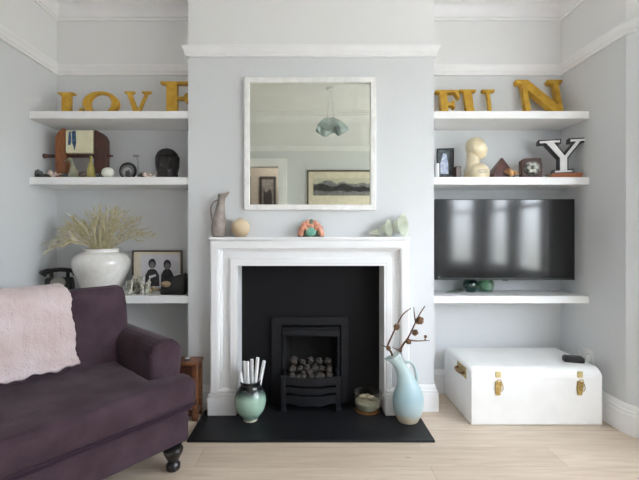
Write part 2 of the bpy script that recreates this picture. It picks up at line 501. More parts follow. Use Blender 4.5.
# mouldings
path = [(XL, YR), (XR, YR), BAY[0], BAY[1], BAY[2], (XR, YB), (BX1, YB), (BX1, YF), (BX0, YF), (BX0, YB), (XL, YB)]
rail = [(0, 2.374), (0.014, 2.376), (0.016, 2.392), (0.022, 2.398), (0.024, 2.415), (0.033, 2.428), (0.036, 2.436), (0.036, 2.446), (0.02, 2.452), (0, 2.454)]
struct(MB().sweep(path, rail, closed=True).obj('trim_1', mat_white, smooth=30))
corn = [(0, 2.785), (0.012, 2.785), (0.014, 2.80), (0.022, 2.803)] + [(0.022 + 0.055*(1-math.cos(a)), 2.803 + 0.075*math.sin(a)) for a in [PI/16*k for k in range(1, 9)]] + [(0.092, 2.88), (0.092, 2.895), (0.115, 2.90), (0.115, ZC), (0, ZC)]
struct(MB().sweep(path, corn, closed=True).obj('trim_2', mat_white, smooth=30))
skirt = [(0, 0), (0.024, 0), (0.024, 0.118), (0.019, 0.124), (0.019, 0.138), (0.012, 0.146), (0.011, 0.160), (0.006, 0.172), (0, 0.176)]
struct(MB().sweep([(DX1+0.125, YR), (XR, YR), BAY[0], BAY[1], BAY[2], (XR, YB), (BX1, YB), (BX1, YF), (0.679, YF)], skirt).obj('baseboard_right', mat_white, smooth=30))
struct(MB().sweep([(-0.644, YF), (BX0, YF), (BX0, YB), (XL, YB), (XL, YR), (DX0-0.12, YR)], skirt).obj('baseboard_left', mat_white, smooth=30))

# ------------------------------------------------------------------ shelves
SZ = [(1.966, 2.017), (1.520, 1.5715), (0.719, 0.768)]
SY0 = 2.70
sl = [('topmost white shelf in the left alcove carrying the gold LOVE letters', 'topmost white shelf in the right alcove carrying the gold FUN letters'),
      ('white shelf in the left alcove carrying the wooden press and small curios', 'white shelf in the right alcove carrying the bust and the Y letter'),
      ('lowest white shelf in the left alcove carrying the big white vase', 'lowest white shelf in the right alcove just under the television')]
for k, (z0, z1) in enumerate(SZ):
    for side, (x0, x1) in enumerate(((XL, BX0), (BX1, XR))):
        o = B(x0-(x0+x1)/2, x1-(x0+x1)/2, SY0-SY0, YB-SY0, 0, z1-z0).obj('wall_shelf', mat_shelf, loc=((x0+x1)/2, SY0, z0), bevel=0.002)
        tag(o, sl[k][side], 'shelf', 'white alcove shelves')
Z1, Z2, Z3 = 2.017, 1.5715, 0.768

# ------------------------------------------------------------------ gold letters
def resized(poly, w, h):
    mx = max(p[0] for p in poly); return [(x / mx * w - w/2, z * h) for x, z in poly]
def curve_pts(cx, cz, rx, rz, a0, a1, n=14):
    return [(cx + rx*math.cos(a0 + (a1-a0)*i/n), cz + rz*math.sin(a0 + (a1-a0)*i/n)) for i in range(n+1)]
LP = {
 'L': [(0,0),(.78,0),(.84,.32),(.78,.32),(.66,.10),(.41,.09),(.41,.90),(.55,.93),(.55,1),(0,1),(0,.93),(.14,.90),(.14,.10),(0,.07)],
 'V': [(.38,0),(.5,0),(.86,.90),(1,.93),(1,1),(.64,1),(.64,.93),(.76,.90),(.50,.24),(.27,.90),(.38,.93),(.38,1),(0,1),(0,.93),(.10,.90)],
 'E': [(0,0),(.74,0),(.80,.30),(.74,.30),(.64,.09),(.36,.08),(.36,.46),(.50,.46),(.55,.37),(.60,.37),(.60,.65),(.55,.65),(.50,.55),(.36,.55),(.36,.91),(.62,.91),(.72,.72),(.78,.72),(.76,1),(0,1),(0,.93),(.13,.90),(.13,.10),(0,.07)],
 'F': [(0,0),(.50,0),(.50,.07),(.37,.10),(.37,.44),(.50,.44),(.55,.35),(.60,.35),(.60,.65),(.55,.65),(.50,.54),(.37,.54),(.37,.91),(.62,.91),(.72,.70),(.78,.70),(.76,1),(0,1),(0,.93),(.13,.90),(.13,.10),(0,.07)],
 'N': [(0,0),(.34,0),(.34,.07),(.22,.10),(.22,.70),(.80,0),(.90,0),(.90,.90),(1,.93),(1,1),(.68,1),(.68,.93),(.80,.90),(.80,.34),(.26,1),(0,1),(0,.93),(.11,.88),(.11,.10),(0,.07)],
 'U': [(0,1),(0,.93),(.11,.90)] + curve_pts(.47,.36,.36,.36,PI,2*PI,12) + [(.83,.90),(.98,.93),(.98,1),(.62,1),(.62,.93),(.74,.90),(.74,.36)] + curve_pts(.54,.36,.20,.26,0,-PI,10) + [(.34,.90),(.46,.93),(.46,1)],
 'Y': [(.30,0),(.70,0),(.70,.13),(.60,.13),(.60,.44),(.84,.86),(1.0,.86),(1.0,1),(.60,1),(.60,.86),(.68,.86),(.52,.58),(.37,.86),(.46,.86),(.46,1),(0,1),(0,.86),(.14,.86),(.40,.44),(.40,.13),(.30,.13)],
}
def gold_letter(ch, px0, px1, pyt, Y, label, group, depth=0.045, yaw=0.0, lean=0.0):
    x0, x1 = PX(px0, Y), PX(px1, Y); h = PZ(pyt, Y) - Z1; w = x1 - x0
    m = MB()
    if ch == 'O':
        n = 48
        o = [(w/2*math.cos(2*PI*i/n), h/2 + h/2*math.sin(2*PI*i/n)) for i in range(n)]
        q = [(w/2*0.62*math.cos(2*PI*i/n), h/2 + h/2*0.80*math.sin(2*PI*i/n)) for i in range(n)]
        m.ring(o, q, 0, depth)
    else:
        m.prism(resized(LP[ch], w, h / math.cos(lean)), 0, depth)
    if lean: m.rot('X', -lean, (0, depth, 0))
    o = m.obj('letter_' + {'L':'ell','O':'oh','V':'vee','E':'ee','F':'ef','U':'you','N':'en'}[ch], mat_gold, loc=((x0+x1)/2, Y, Z1), rotz=yaw, bevel=0.004)
    o.name = 'gold_letter'
    return tag(o, label, 'letter', group)
G1 = 'gold letters on the left top shelf'; G2 = 'gold letters on the right top shelf'
gold_letter('L', 57, 82, 92, 2.79, 'gold letter L standing first in LOVE by the left wall', G1)
gold_letter('O', 82, 118, 91, 2.79, 'round gold letter O standing second in LOVE', G1)
gold_letter('V', 124, 151, 91, 2.81, 'thin gold letter V standing third in LOVE', G1, depth=0.03)
gold_letter('E', 160, 197, 81, 2.79, 'tall gold letter E half hidden by the chimney breast', G1)
gold_letter('F', 438, 462, 88.5, 2.88, 'gold letter F standing first in FUN beside the chimney breast', G2, lean=0.22)
gold_letter('U', 463, 499, 87, 2.90, 'gold letter U standing second in FUN', G2, depth=0.03, lean=0.26)
gold_letter('N', 522, 570, 76.5, 2.865, 'largest gold letter, the N ending FUN by the right wall', G2, lean=0.27)

# ------------------------------------------------------------------ left middle shelf curios
def single(m, name, mat, loc, label, cat, group=None, **k):
    return tag(m.obj(name, mat, loc=loc, **k), label, cat, group)

# wooden press with two uprights and a rod
Yp = 2.85
t = thing('wooden_press', 'brown wooden press with two upright boards and a dark rod', 'press', (PX(82, Yp), Yp, Z2))
cx = PX(82, Yp)
def bx(px): return PX(px, Yp) - cx
hb = PZ(129.5, Yp) - Z2
m = MB().prism([(bx(57.5), 0), (bx(67.5), 0), (bx(67.5), hb), (bx(64.5), hb), (bx(60), hb*0.93), (bx(57.5), hb*0.82)], -0.03, 0.035)
m.obj('upright', mat_wood_o, t, bevel=0.004)
m = MB().prism([(bx(96), 0), (bx(107.5), 0), (bx(107.5), hb*0.78), (bx(105), hb*0.88), (bx(101), hb*0.94), (bx(97.5), hb*0.97), (bx(96), hb*0.97)], -0.03, 0.035)
m.obj('upright', mat_wood_d, t, bevel=0.004)
zr = PZ(156, Yp) - Z2
rp = [(bx(40), 0.012), (bx(40.5), 0.017), (bx(43), 0.019), (bx(46), 0.014), (bx(48), 0.012), (bx(108), 0.012), (bx(110), 0.009), (bx(113), 0.005)]
MB().tube([(x, 0, zr) for x, r in rp], [r for x, r in rp], 14).obj('rod', mat_wood_d, t)
B(bx(67.3), bx(96.2), -0.03, 0.03, 0.0, 0.014).obj('foot_board', mat_wood_d, t, bevel=0.002)
# printed tin held between the uprights
x0, x1 = bx(68.3), bx(95.3); z0 = zr + 0.0135; z1 = PZ(131.5, Yp) - Z2
t = thing('printed_tin', 'small cream tin with a blue print held between the press boards', 'tin', (cx, Yp, Z2 + z0))
B(x0, x1, -0.035, 0.035, 0, z1-z0).obj('tin_body', M('cream_tin', (226, 220, 190), 0.4, c2=(214, 208, 176), scale=10), t, bevel=0.006)
mb_blue = M('blue_print', (70, 104, 140), 0.6, c2=(40, 60, 86), scale=50)
w = x1-x0; h = z1-z0
MB().prism([(x0+w*.10, h*.36), (x0+w*.13, h*.9), (x0+w*.20, h*.96), (x0+w*.22, h*.5), (x0+w*.18, h*.34)], -0.0375, -0.0355).obj('blue_print', mb_blue, t)
MB().prism([(x0+w*.25, h*.45), (x0+w*.24, h*.95), (x0+w*.38, h*.97), (x0+w*.40, h*.45), (x0+w*.34, h*.12), (x0+w*.30, h*.3)], -0.0375, -0.0355).obj('blue_print', mb_blue, t)

mat_stone = M('grey_stone', (98, 98, 98), 0.8, c2=(60, 60, 62), scale=30, bump=0.4)
mat_shell = M('pale_shell', (222, 206, 196), 0.4, c2=(186, 160, 150), scale=20, bump=0.2)
mat_egg = M('white_stone', (226, 226, 214), 0.5)
def P3(px, Y): return PX(px, Y)
single(MB().blob((0,0,0.027), (0.042,0.03,0.034), 3, 0.22), 'stone', mat_stone, (PX(37, 2.78), 2.78, Z2), 'rough grey stone at the wall end of the left middle shelf', 'stone')
single(MB().blob((0,0,0.016), (0.028,0.022,0.02), 5, 0.22), 'stone', M('dark_stone', (84, 74, 70), 0.8, c2=(52, 46, 44)), (PX(46.5, 2.80), 2.80, Z2), 'small dark stone between the grey stone and the pink shell', 'stone')
def conch(L=0.09, R=0.028, turns=3.2):
    """tapering spiral shell lying along x"""
    pts, rr = [], []
    n = 60
    for i in range(n+1):
        t = i / n; a = t * turns * 2 * PI; k = (1 - t) ** 1.1
        pts.append((L * (t ** 0.8) - L/2, R*0.45*k*math.cos(a), R + R*0.45*k*math.sin(a))); rr.append(max(0.002, R*0.62*k))
    return MB().tube(pts, rr, 12)
single(conch(0.095, 0.026, 3), 'seashell', mat_shell, (PX(55.5, 2.74), 2.74, Z2), 'pinkish seashell in front of the wooden press', 'shell')
mat_gg = M_bowlglass('grey_green_glass', (0.62, 0.68, 0.58, 1))
mat_yg = M_bowlglass('yellow_glass', (0.78, 0.74, 0.42, 1))
mat_ggs = M('grey_green_glaze', (150, 150, 128), 0.2, c2=(118, 118, 100), coat=0.6)
mat_ygs = M('olive_yellow_glaze', (172, 160, 92), 0.2, c2=(140, 128, 66), coat=0.6)
# bird figure
Yg = 2.755
t = thing('bird_figurine', 'grey green glazed bird figurine in front of the wooden press', 'figurine', (PX(74, Yg), Yg, Z2))
MB().lathe(smooth_prof([(0,0),(0.036,0),(0.04,0.02),(0.03,0.05),(0.014,0.085),(0.011,0.105),(0.016,0.125),(0.012,0.14),(0,0.143)],5), seg=24, sy=0.7).fn(lambda x,y,z: (x - 0.028*max(0, z-0.05)/0.09, y, z)).obj('body', mat_ggs, t)
MB().tube([(-0.04,0,0.127),(-0.055,0,0.125),(-0.068,0,0.117)], [0.008,0.006,0.002], 10).obj('beak', mat_ggs, t)
single(MB().lathe(smooth_prof([(0,0),(0.026,0),(0.027,0.03),(0.022,0.075),(0.012,0.105),(0.009,0.135),(0.012,0.15),(0.0,0.151)],5), seg=28), 'bottle', mat_ygs, (PX(91, Yg), Yg, Z2), 'small olive yellow bottle in front of the wooden press', 'bottle')
single(MB().blob((0,0,0.021), (0.026,0.02,0.021), 9, 0.1), 'pebble', M('brown_pebble', (96,80,72),0.6), (PX(82.5, 2.735), 2.735, Z2), 'small brown pebble between the bird figurine and the yellow bottle', 'pebble')
single(MB().blob((0,0,0.036), (0.042,0.035,0.036), 12, 0.03), 'pebble', mat_egg, (PX(108, 2.745), 2.745, Z2), 'smooth round white pebble at the foot of the press', 'pebble')
for (p, y, rr, lb) in ((42.5, 2.735, 0.014, 'tiny grey pebble in front of the rough wall end stone'), (64.5, 2.725, 0.014, 'tiny grey pebble between the pink shell and the bird figurine'), (98.5, 2.735, 0.015, 'tiny grey pebble between the yellow bottle and the white pebble')):
    bm_ = MB().blob((0,0,0), (rr*1.3, rr, rr), int(p), 0.2); bm_.move((0,0,-min(q[2] for q in bm_.v)))
    single(bm_, 'pebble', mat_stone, (PX(p, y), y, Z2), lb, 'pebble')
# metal arch and wire
mat_steel = M('dull_silver', (150, 150, 150), 0.3, metal=0.9)
Ya = 2.80
t = thing('metal_ring_ornament', 'dark horseshoe ring ornament with a silver inner band', 'ornament', (PX(128, Ya), Ya, Z2))
def arcpts(r, zc, y, n=22, a0=-0.9): return [(r*math.cos(a0 + (PI - 2*a0)*i/n), y, zc + r*math.sin(a0 + (PI - 2*a0)*i/n)) for i in range(n+1)]
MB().tube(arcpts(0.052, 0.056, 0), 0.010, 10).obj('outer_ring', mat_black, t)
MB().tube(arcpts(0.038, 0.05, -0.012), 0.008, 10).obj('inner_band', mat_steel, t)
B(-0.05, 0.05, -0.03, 0.03, 0, 0.009).obj('base', mat_black, t, bevel=0.002)
MB().blob((0.0,0,0.034), (0.018,0.015,0.026), 4, 0.2).obj('stone_centre', mat_stone, t)
Yw = 2.79
t = thing('wire_flower', 'thin silver wire flower rising beside the horseshoe ring', 'ornament', (PX(137.5, Yw), Yw, Z2))
MB().lathe([(0,0),(0.02,0),(0.02,0.006),(0.004,0.01),(0,0.01)], seg=20).obj('base', mat_steel, t)
MB().tube(catmull([(0,0,0.008),(0.004,0,0.07),(0.0,0,0.13),(-0.012,0,0.158),(-0.03,0,0.165)],6), 0.003, 8).obj('stem', mat_steel, t)
MB().blob((-0.008,0,0.158), (0.022,0.014,0.009), 2, 0.2).obj('flower_head', mat_steel, t)
single(MB().blob((0,0,0.017),(0.018,0.016,0.02),15,0.2), 'pebble', mat_stone, (PX(141, 2.76), 2.76, Z2), 'tiny dark grey pebble beside the wire flower base', 'pebble')
single(conch(0.10, 0.022, 3.5), 'seashell', mat_shell, (PX(150, 2.75), 2.75, Z2), 'pale beige seashell beside the dark carved head', 'shell')

# heads ------------------------------------------------------------
def head_mesh(w, d, h, hair=0.0, seed=0):
    """face towards -y, centre at origin; w,d,h half sizes"""
    bm = bmesh.new(); bmesh.ops.create_uvsphere(bm, u_segments=48, v_segments=36, radius=1.0)
    def g(a, b, s): return math.exp(-((a*a + b*b) / (s*s)))
    for v in bm.verts:
        x, y, z = v.co
        # jaw narrows below, cranium fuller behind
        k = 1.0 - 0.28 * max(0, -z) ** 1.3
        X, Y, Zz = x * k, y * (1.0 - 0.10*max(0, -z)), z
        if y > 0: Y *= 1.0 + 0.12 * max(0, z + 0.2); Y *= (1 - 0.35*max(0, -z - 0.2))
        if y < 0:
            Y *= 0.94
            Y -= 0.17 * g(x, (z + 0.22) * 0.8, 0.14) + 0.05 * g(x, z + 0.02, 0.12)
            Y -= 0.08 * max(0, 1 - abs(x)*1.4) * max(0, 1 - abs(z + 0.1)*0.9)     # nose
            Y += 0.10 * (g(x - 0.36, z - 0.02, 0.19) + g(x + 0.36, z - 0.02, 0.19))     # eye sockets
            Y -= 0.05 * (g(x - 0.34, z - 0.01, 0.09) + g(x + 0.34, z - 0.01, 0.09))     # eyelids
            Y -= 0.05 * g(x * 0.5, z - 0.24, 0.16)                                       # brow
            Y -= 0.07 * g(x * 0.7, (z + 0.50) * 1.8, 0.16)                               # lips
            Y += 0.05 * g(x * 0.6, (z + 0.505) * 4, 0.12)
            Y -= 0.20 * g(x * 0.8, z + 0.80, 0.24)                                       # chin
        # ears
        e = g((y - 0.08), (z + 0.08) * 0.7, 0.17)
        X += math.copysign(0.13 * e, x) if abs(x) > 0.5 else 0
        v.co = (X * w, Y * d, Zz * h)
    bm.verts.index_update(); m = MB().add([v.co[:] for v in bm.verts], [[q.index for q in f.verts] for f in bm.faces]); bm.free()
    return m

# dark carved head
Yh = 2.81
mat_ebony = M('dark_carved_wood', (38, 31, 31), 0.45, c2=(24, 20, 21), scale=30, bump=0.3, coat=0.2)
hh = PZ(148, Yh) - Z2
t = thing('carved_head', 'dark carved wooden head with ridged hair at the shelf end', 'carving', (PX(167.5, Yh), Yh, Z2), rotz=math.radians(25))
head_mesh(0.068, 0.078, hh*0.46).move((0, 0, hh*0.50)).obj('head', mat_ebony, t, smooth=60)
MB().lathe(smooth_prof([(0,0),(0.072,0),(0.074,0.02),(0.068,0.05),(0.06,0.09),(0,0.1)],4), seg=28).obj('neck', mat_ebony, t)
m = MB()
bmh = bmesh.new(); bmesh.ops.create_uvsphere(bmh, u_segments=56, v_segments=28, radius=1.0)
for v in bmh.verts:
    x, y, z = v.co; a = math.atan2(x, y)
    k = (1.06 if y > -0.2 else 1.02) + 0.05*math.cos(a*11) + (0.5*max(0,-z)**3 if y > -0.2 else 0)
    cut = 0.42 if y < -0.2 else -0.95
    zz = max(z, cut if y < -0.2 else -0.95)
    bul = 1 + 0.16*max(0, zz); v.co = (x*0.074*k*bul, y*0.084*k*bul + 0.010, zz*hh*0.46*1.04 + hh*0.515)
bmh.verts.index_update(); m.add([v.co[:] for v in bmh.verts], [[q.index for q in f.verts] for f in bmh.faces]); bmh.free()
m.obj('hair', mat_ebony, t, smooth=60)

# ------------------------------------------------------------------ left bottom shelf
# rotary telephone
Yt = 2.815
t = thing('rotary_telephone', 'old black rotary telephone in the corner of the lowest left shelf', 'telephone', (-1.742, Yt, Z3), rotz=math.radians(22))
MB().prism_x([(-0.09,0),(0.085,0),(0.075,0.075),(0.03,0.115),(-0.02,0.112),(-0.085,0.035)], -0.085, 0.085).obj('body', mat_black, t, bevel=0.014, bseg=3)
dn = MB().lathe([(0,0),(0.046,0),(0.046,0.008),(0.03,0.010),(0.012,0.012),(0,0.012)], seg=36).rot('X', math.radians(50)).move((0,-0.055,0.078))
dn.obj('dial', M('pale_dial', (150,146,140),0.35,metal=0.3), t)
MB().tube(catmull([(-0.105,0.01,0.135),(-0.085,0.01,0.155),(0,0.01,0.168),(0.085,0.01,0.155),(0.105,0.01,0.135)],5), [0.026]*4+[0.02]*3+[0.015]*8+[0.02]*3+[0.026]*3, 14).obj('handset', mat_black, t)
MB().tube([(-0.05,0.01,0.10),(-0.05,0.01,0.15)], 0.012, 10).obj('cradle', mat_black, t)
MB().tube([(0.05,0.01,0.10),(0.05,0.01,0.15)], 0.012, 10).obj('cradle', mat_black, t)

# big white vase
Yv = 2.80; xv = PX(101.8, Yv)
vs = [(0,0),(0.115,0),(0.12,0.006),(0.135,0.05),(0.160,0.12),(0.182,0.18),(0.188,0.218),(0.180,0.250),(0.156,0.276),(0.125,0.289),(0.112,0.294),(0.110,0.303),(0.116,0.314),(0.112,0.318),(0.104,0.314),(0.100,0.300),(0.11,0.285),(0.16,0.24),(0.16,0.15),(0.10,0.03),(0,0.02)]
pv = smooth_prof(vs[1:-1], 5)
single(MB().lathe([(0,0)] + pv + [(0,0.02)], seg=64), 'ceramic_vase', mat_vase, (xv, Yv, Z3), 'large white crackle glazed vase holding dried grass', 'vase', smooth=50)
# dried grass
m = MB(); rnd = random.Random(11)
def stem_to(tip, base=None, r=0.0018, sag=0.0, n=9, spray=0):
    b = Vector(base) if base else Vector((rnd.uniform(-0.05,0.05), rnd.uniform(-0.05,0.05), 0.05))
    T = Vector(tip)
    nk = Vector((b.x*0.8 + T.x*0.12, b.y*0.8 + T.y*0.12, 0.322))
    if math.hypot(nk.x, nk.y) > 0.085: nk = Vector((nk.x*0.085/math.hypot(nk.x, nk.y), nk.y*0.085/math.hypot(nk.x, nk.y), 0.322))
    d0 = Vector((nk.x + T.x*0.35, nk.y + T.y*0.35, 0.322 + 0.05 + max(0, T.z-0.322)*0.45))
    mid2 = nk.lerp(T, 0.72) + Vector((0,0,0.035 + sag))
    pts = [b] + bez(nk, d0, mid2, T, n-1)
    m.tube(pts, [r*1.2]*(n-2) + [r*0.9, r*0.7, r*0.4], 5)
    for k in range(spray):
        i = rnd.randint(n//2, n-1); p = pts[i]
        d = (pts[min(i+1, n)] - pts[i-1]).normalized()
        q = p + (d + Vector((rnd.uniform(-.8,.8), rnd.uniform(-.8,.8), rnd.uniform(-.3,.9)))).normalized() * rnd.uniform(0.03, 0.075)
        mm = p.lerp(q, 0.5) + Vector((0,0,0.006))
        m.tube([p, mm, q], [r*0.7, r*1.0, r*0.4], 4)
for i in range(62):
    px = rnd.gauss(103, 24); px = min(150, max(60, px))
    span = 1 - abs(px - 103) / 62.0
    py = 240 - (rnd.uniform(0.35, 1.0)) * 38 * max(0.15, span) ** 0.6
    y = rnd.uniform(2.66, 2.94)
    stem_to((PX(px, y) - xv, y - Yv, PZ(py, y) - Z3), spray=6, r=0.0026)
for (px, py, y) in ((42,256,2.70),(44,253,2.74),(52,250,2.70),(48,246,2.72),(58,244,2.7),(62,249,2.66),(157,238,2.74),(152,241,2.7),(146,236,2.78),(140,244,2.68),(60,232,2.75),(66,228,2.8),(55,240,2.76)):
    stem_to((PX(px, y) - xv, y - Yv, PZ(py, y) - Z3), spray=8, sag=0.05, r=0.0026)
single(m, 'dried_grass', mat_grass, (xv, Yv, Z3), 'bunch of dried pale straw grass spilling out of the white vase', 'dried grass', smooth=0)

# framed photograph of two people
Yq = 2.955; x0, x1 = PX(132.5, Yq), PX(182.5, Yq); zt = PZ(250.2, Yq)
t = thing('framed_photograph', 'framed black and white photograph of two people beside the white vase', 'picture', ((x0+x1)/2, Yq, Z3))
ww = (x1-x0)/2; hz = zt - Z3
MB().frame(-ww, ww, 0, hz, 0.012, -0.012, 0.012).obj('frame', M('dark_bronze_frame', (98,84,76), 0.4, c2=(74,62,56)), t, bevel=0.002)
B(-ww+0.012, ww-0.012, -0.002, 0.008, 0.012, hz-0.012).obj('mount', mat_mat, t, smooth=0)
px = lambda p: PX(p, Yq) - (x0+x1)/2
pz = lambda p: PZ(p, Yq) - Z3
B(px(141), px(180), -0.004, -0.0025, pz(293), pz(254.5)).obj('print', mat_lgrey, t, smooth=0)
def flat_ellipse(cx, cz, rx, rz, y0=-0.0065, y1=-0.0045, n=24):
    return MB().prism([(cx + rx*math.cos(2*PI*i/n), cz + rz*math.sin(2*PI*i/n)) for i in range(n)], y0, y1)
for cxp, hw, czp in ((152.5, 7.2, 263.5), (167.5, 6.4, 264.5)):
    s = 0.0074
    MB().prism([(px(cxp-hw), pz(286)), (px(cxp+hw), pz(286)), (px(cxp+hw*0.95), pz(275)), (px(cxp+hw*0.6), pz(270.5)), (px(cxp+2), pz(269)), (px(cxp-2), pz(269)), (px(cxp-hw*0.6), pz(270.5)), (px(cxp-hw*0.95), pz(275))], -0.0055, -0.0040).obj('printed_figure', mat_ink, t)
    flat_ellipse(px(cxp), pz(czp), 3.7*s, 4.9*s, -0.0060, -0.0045).obj('printed_hair', mat_ink, t)
    flat_ellipse(px(cxp), pz(czp+1.6), 2.5*s, 3.3*s, -0.0068, -0.0055).obj('printed_face', mat_grey, t)
MB().prism([(px(149), pz(276)), (px(156), pz(274)), (px(156.5), pz(276)), (px(150), pz(278.5))], -0.0066, -0.0052).obj('printed_arm', mat_lgrey, t)

# shells and coral in front of the photograph
mat_coral = M('grey_white_coral', (206, 204, 192), 0.8, c2=(120, 120, 108), scale=45, bump=0.5)
def coral(seed, h=0.1, n=9):
    r = random.Random(seed); m = MB().blob((0,0,0.012), (0.023,0.022,0.016), seed, 0.15)
    for i in range(n):
        a = r.uniform(0, 2*PI); tilt = r.uniform(0.05, 0.32); L = h*r.uniform(0.6, 1)
        d = Vector((math.cos(a)*math.sin(tilt), math.sin(a)*math.sin(tilt)*0.7, math.cos(tilt)))
        p0 = Vector((math.cos(a)*0.012, math.sin(a)*0.01, 0.012)); p1 = p0 + d*L*0.5; p2 = p0 + d*L + Vector((r.uniform(-.01,.01),0,0.005))
        m.tube([p0, p1, p2], [0.009, 0.0075, 0.006], 8)
        q = p1 + (d + Vector((r.uniform(-1,1), r.uniform(-.6,.6), 0.2))).normalized()*L*0.22
        m.tube([p1, (p1+q)/2, q], [0.006, 0.0055, 0.0045], 7)
    return m
for k, (p, y, h) in enumerate(((128.8, 2.735, 0.12), (137, 2.795, 0.115), (145, 2.735, 0.10))):
    single(coral(20+k, h), 'coral_piece', mat_coral, (PX(p, y), y, Z3), ('tallest grey white coral piece, right beside the white vase', 'grey white coral piece standing between two other corals', 'grey white coral piece beside the beige conch shell')[k], 'coral', 'coral on the lowest left shelf', smooth=60)
single(conch(0.14, 0.034, 3.0), 'conch_shell', M('beige_shell', (190,172,140),0.5,c2=(140,124,96),scale=30,bump=0.3), (PX(154, 2.80), 2.80, Z3), 'beige conch shell between the corals and the black pouch', 'shell')
# black soft pouch with a pale disc
Yb = 2.80
t = thing('black_pouch', 'low black leather pouch beside the chimney breast on the lowest left shelf', 'pouch', (PX(175, Yb), Yb, Z3))
m = MB().prism_x([(-0.06,0),(0.06,0),(0.062,0.06),(0.035,0.13),(0.0,0.155),(-0.03,0.12),(-0.062,0.05)], -0.085, 0.085)
m.fn(lambda x,y,z: (x, y, z*(0.62 + 0.38*min(1,max(0,(x+0.10)/0.10)))))
m.obj('body', M('black_leather', (18,17,18), 0.5, bump=0.2), t, bevel=0.012, bseg=3)
flat = MB().blob((0,0,0), (0.034,0.014,0.021), 31, 0.08).move((-0.045,-0.058,0.075)); flat.obj('clasp', M('tan_clasp', (164,142,112), 0.5), t)

# ------------------------------------------------------------------ right middle shelf
Yk = 2.86
# photo card leaning in dark frame
x0, x1 = PX(437.5, Yk), PX(453, Yk); zt = PZ(148.5, Yk)
t = thing('small_framed_photo', 'small dark framed colour photo beside the chimney breast', 'picture', ((x0+x1)/2, Yk, Z2), rotz=math.radians(-8))
w = (x1-x0)/2+0.004; h = zt - Z2
MB().frame(-w, w, 0, h, 0.010, -0.008, 0.010).obj('frame', mat_black, t, bevel=0.002)
B(-w+0.008, w-0.008, -0.003, 0.006, 0.008, h-0.008).obj('print', M('photo_grey', (96,104,112),0.5,c2=(56,66,66),scale=40), t, smooth=0)
MB().prism([(-w*.55, h*.2), (w*.35, h*.2), (w*.3, h*.55), (w*.1, h*.82), (-w*.25, h*.85), (-w*.6, h*.5)], -0.005, -0.003).obj('printed_shape', M('photo_blue', (150,166,200),0.5,c2=(210,214,226),scale=50), t)
MB().prism([(w*.45, h*.15), (w*.85, h*.15), (w*.85, h*.93), (w*.5, h*.93)], -0.005, -0.003).obj('printed_shape', mat_ink, t)
single(MB().lathe([(0,0),(0.013,0),(0.013,0.10),(0.011,0.104),(0,0.102)], seg=24), 'white_candle', mat_paper, (PX(437.3, 2.77), 2.77, Z2), 'short white candle in front of the small framed photo', 'candle')
t = single(B(-0.019,0.019,-0.02,0.02,0,0.092), 'small_box', mat_wood_d, (PX(457.6, 2.83), 2.83, Z2), 'small dark upright box between the framed photo and the bust', 'box', bevel=0.003)

# phrenology bust
Yn = 2.83; xn = PX(476.5, Yn)
t = thing('ceramic_bust', 'cream ceramic head bust with mapped skull on the right middle shelf', 'bust', (xn, Yn, Z2), rotz=math.radians(58))
ht = PZ(137, Yn) - Z2     # total height ~0.285
hd = head_mesh(0.056, 0.068, 0.080).fn(lambda x,y,z: (x, y - 0.16*max(0,-z) + 0.10*max(0,z), z)).move((0, 0.004, ht-0.082)).obj('head', mat_cream, t, smooth=60)
MB().lathe(smooth_prof([(0.060,0.0),(0.056,0.05),(0.048,0.09),(0.044,0.12),(0.044,0.15),(0.046,0.19)],4), seg=28).fn(lambda x,y,z: (x*0.9, y + 0.024 - 0.03*max(0, z-0.12), z)).obj('neck', mat_cream, t)
MB().lathe(smooth_prof([(0,0),(0.070,0),(0.075,0.012),(0.078,0.05),(0.070,0.078),(0.050,0.100),(0.030,0.110),(0,0.112)],5), seg=40, sx=0.95, sy=0.95).move((0,-0.012,0)).obj('shoulders', mat_cream, t)
m = MB()
for k, (zc, a0) in enumerate(((0.058, 0.42), (0.048, 0.5), (0.038, 0.36))):
    pts = []
    for i in range(11):
        a = -PI/2 - math.radians(58) + (i/10 - 0.5)*2*a0
        rr = 0.0785
        pts.append((0.955*rr*math.cos(a), 0.955*rr*math.sin(a) - 0.012, zc))
    MB().tube(pts, 0.0016, 6).obj('lettering_line', mat_grey, t)
# skull map lines on the head
for k in range(4):
    ang = -0.9 + k*0.6
    pts = [(0.0565*math.sin(ang)*math.sin(th), 0.004+0.074*math.cos(th)*0.95, ht-0.082 + 0.081*math.sin(th)*math.cos(ang)) for th in [0.5 + 2.1*i/14 for i in range(15)]]
    MB().tube(pts, 0.0009, 5).obj('skull_line', M('faint_line', (190,172,140), 0.5), hd)

# dark pyramid
Ym = 2.82
t = single(MB().add([(-0.075,-0.06,0),(0.075,-0.06,0),(0.075,0.06,0),(-0.075,0.06,0),(0.012,-0.01,0.155),(0.012,0.02,0.155),(-0.075,-0.06,0.03),(0.075,-0.06,0.03),(0.075,0.06,0.03),(-0.075,0.06,0.03)],
     [(3,2,1,0),(0,1,7,6),(1,2,8,7),(2,3,9,8),(3,0,6,9),(6,7,4),(7,8,5,4),(8,9,5),(9,6,4,5)]), 'wooden_pyramid', M('reddish_dark_wood', (92,52,46),0.45,c2=(62,34,32),scale=16,coat=0.2), (PX(500, Ym), Ym, Z2), 'dark reddish wooden pyramid beside the cream bust', 'ornament', bevel=0.004)
single(conch(0.095, 0.033, 3.0), 'conch_shell', M('orange_shell', (206,160,112),0.45,c2=(150,98,62),scale=22,bump=0.3), (PX(514, 2.745), 2.745, Z2), 'orange mottled shell in front of the dark pyramid', 'shell')
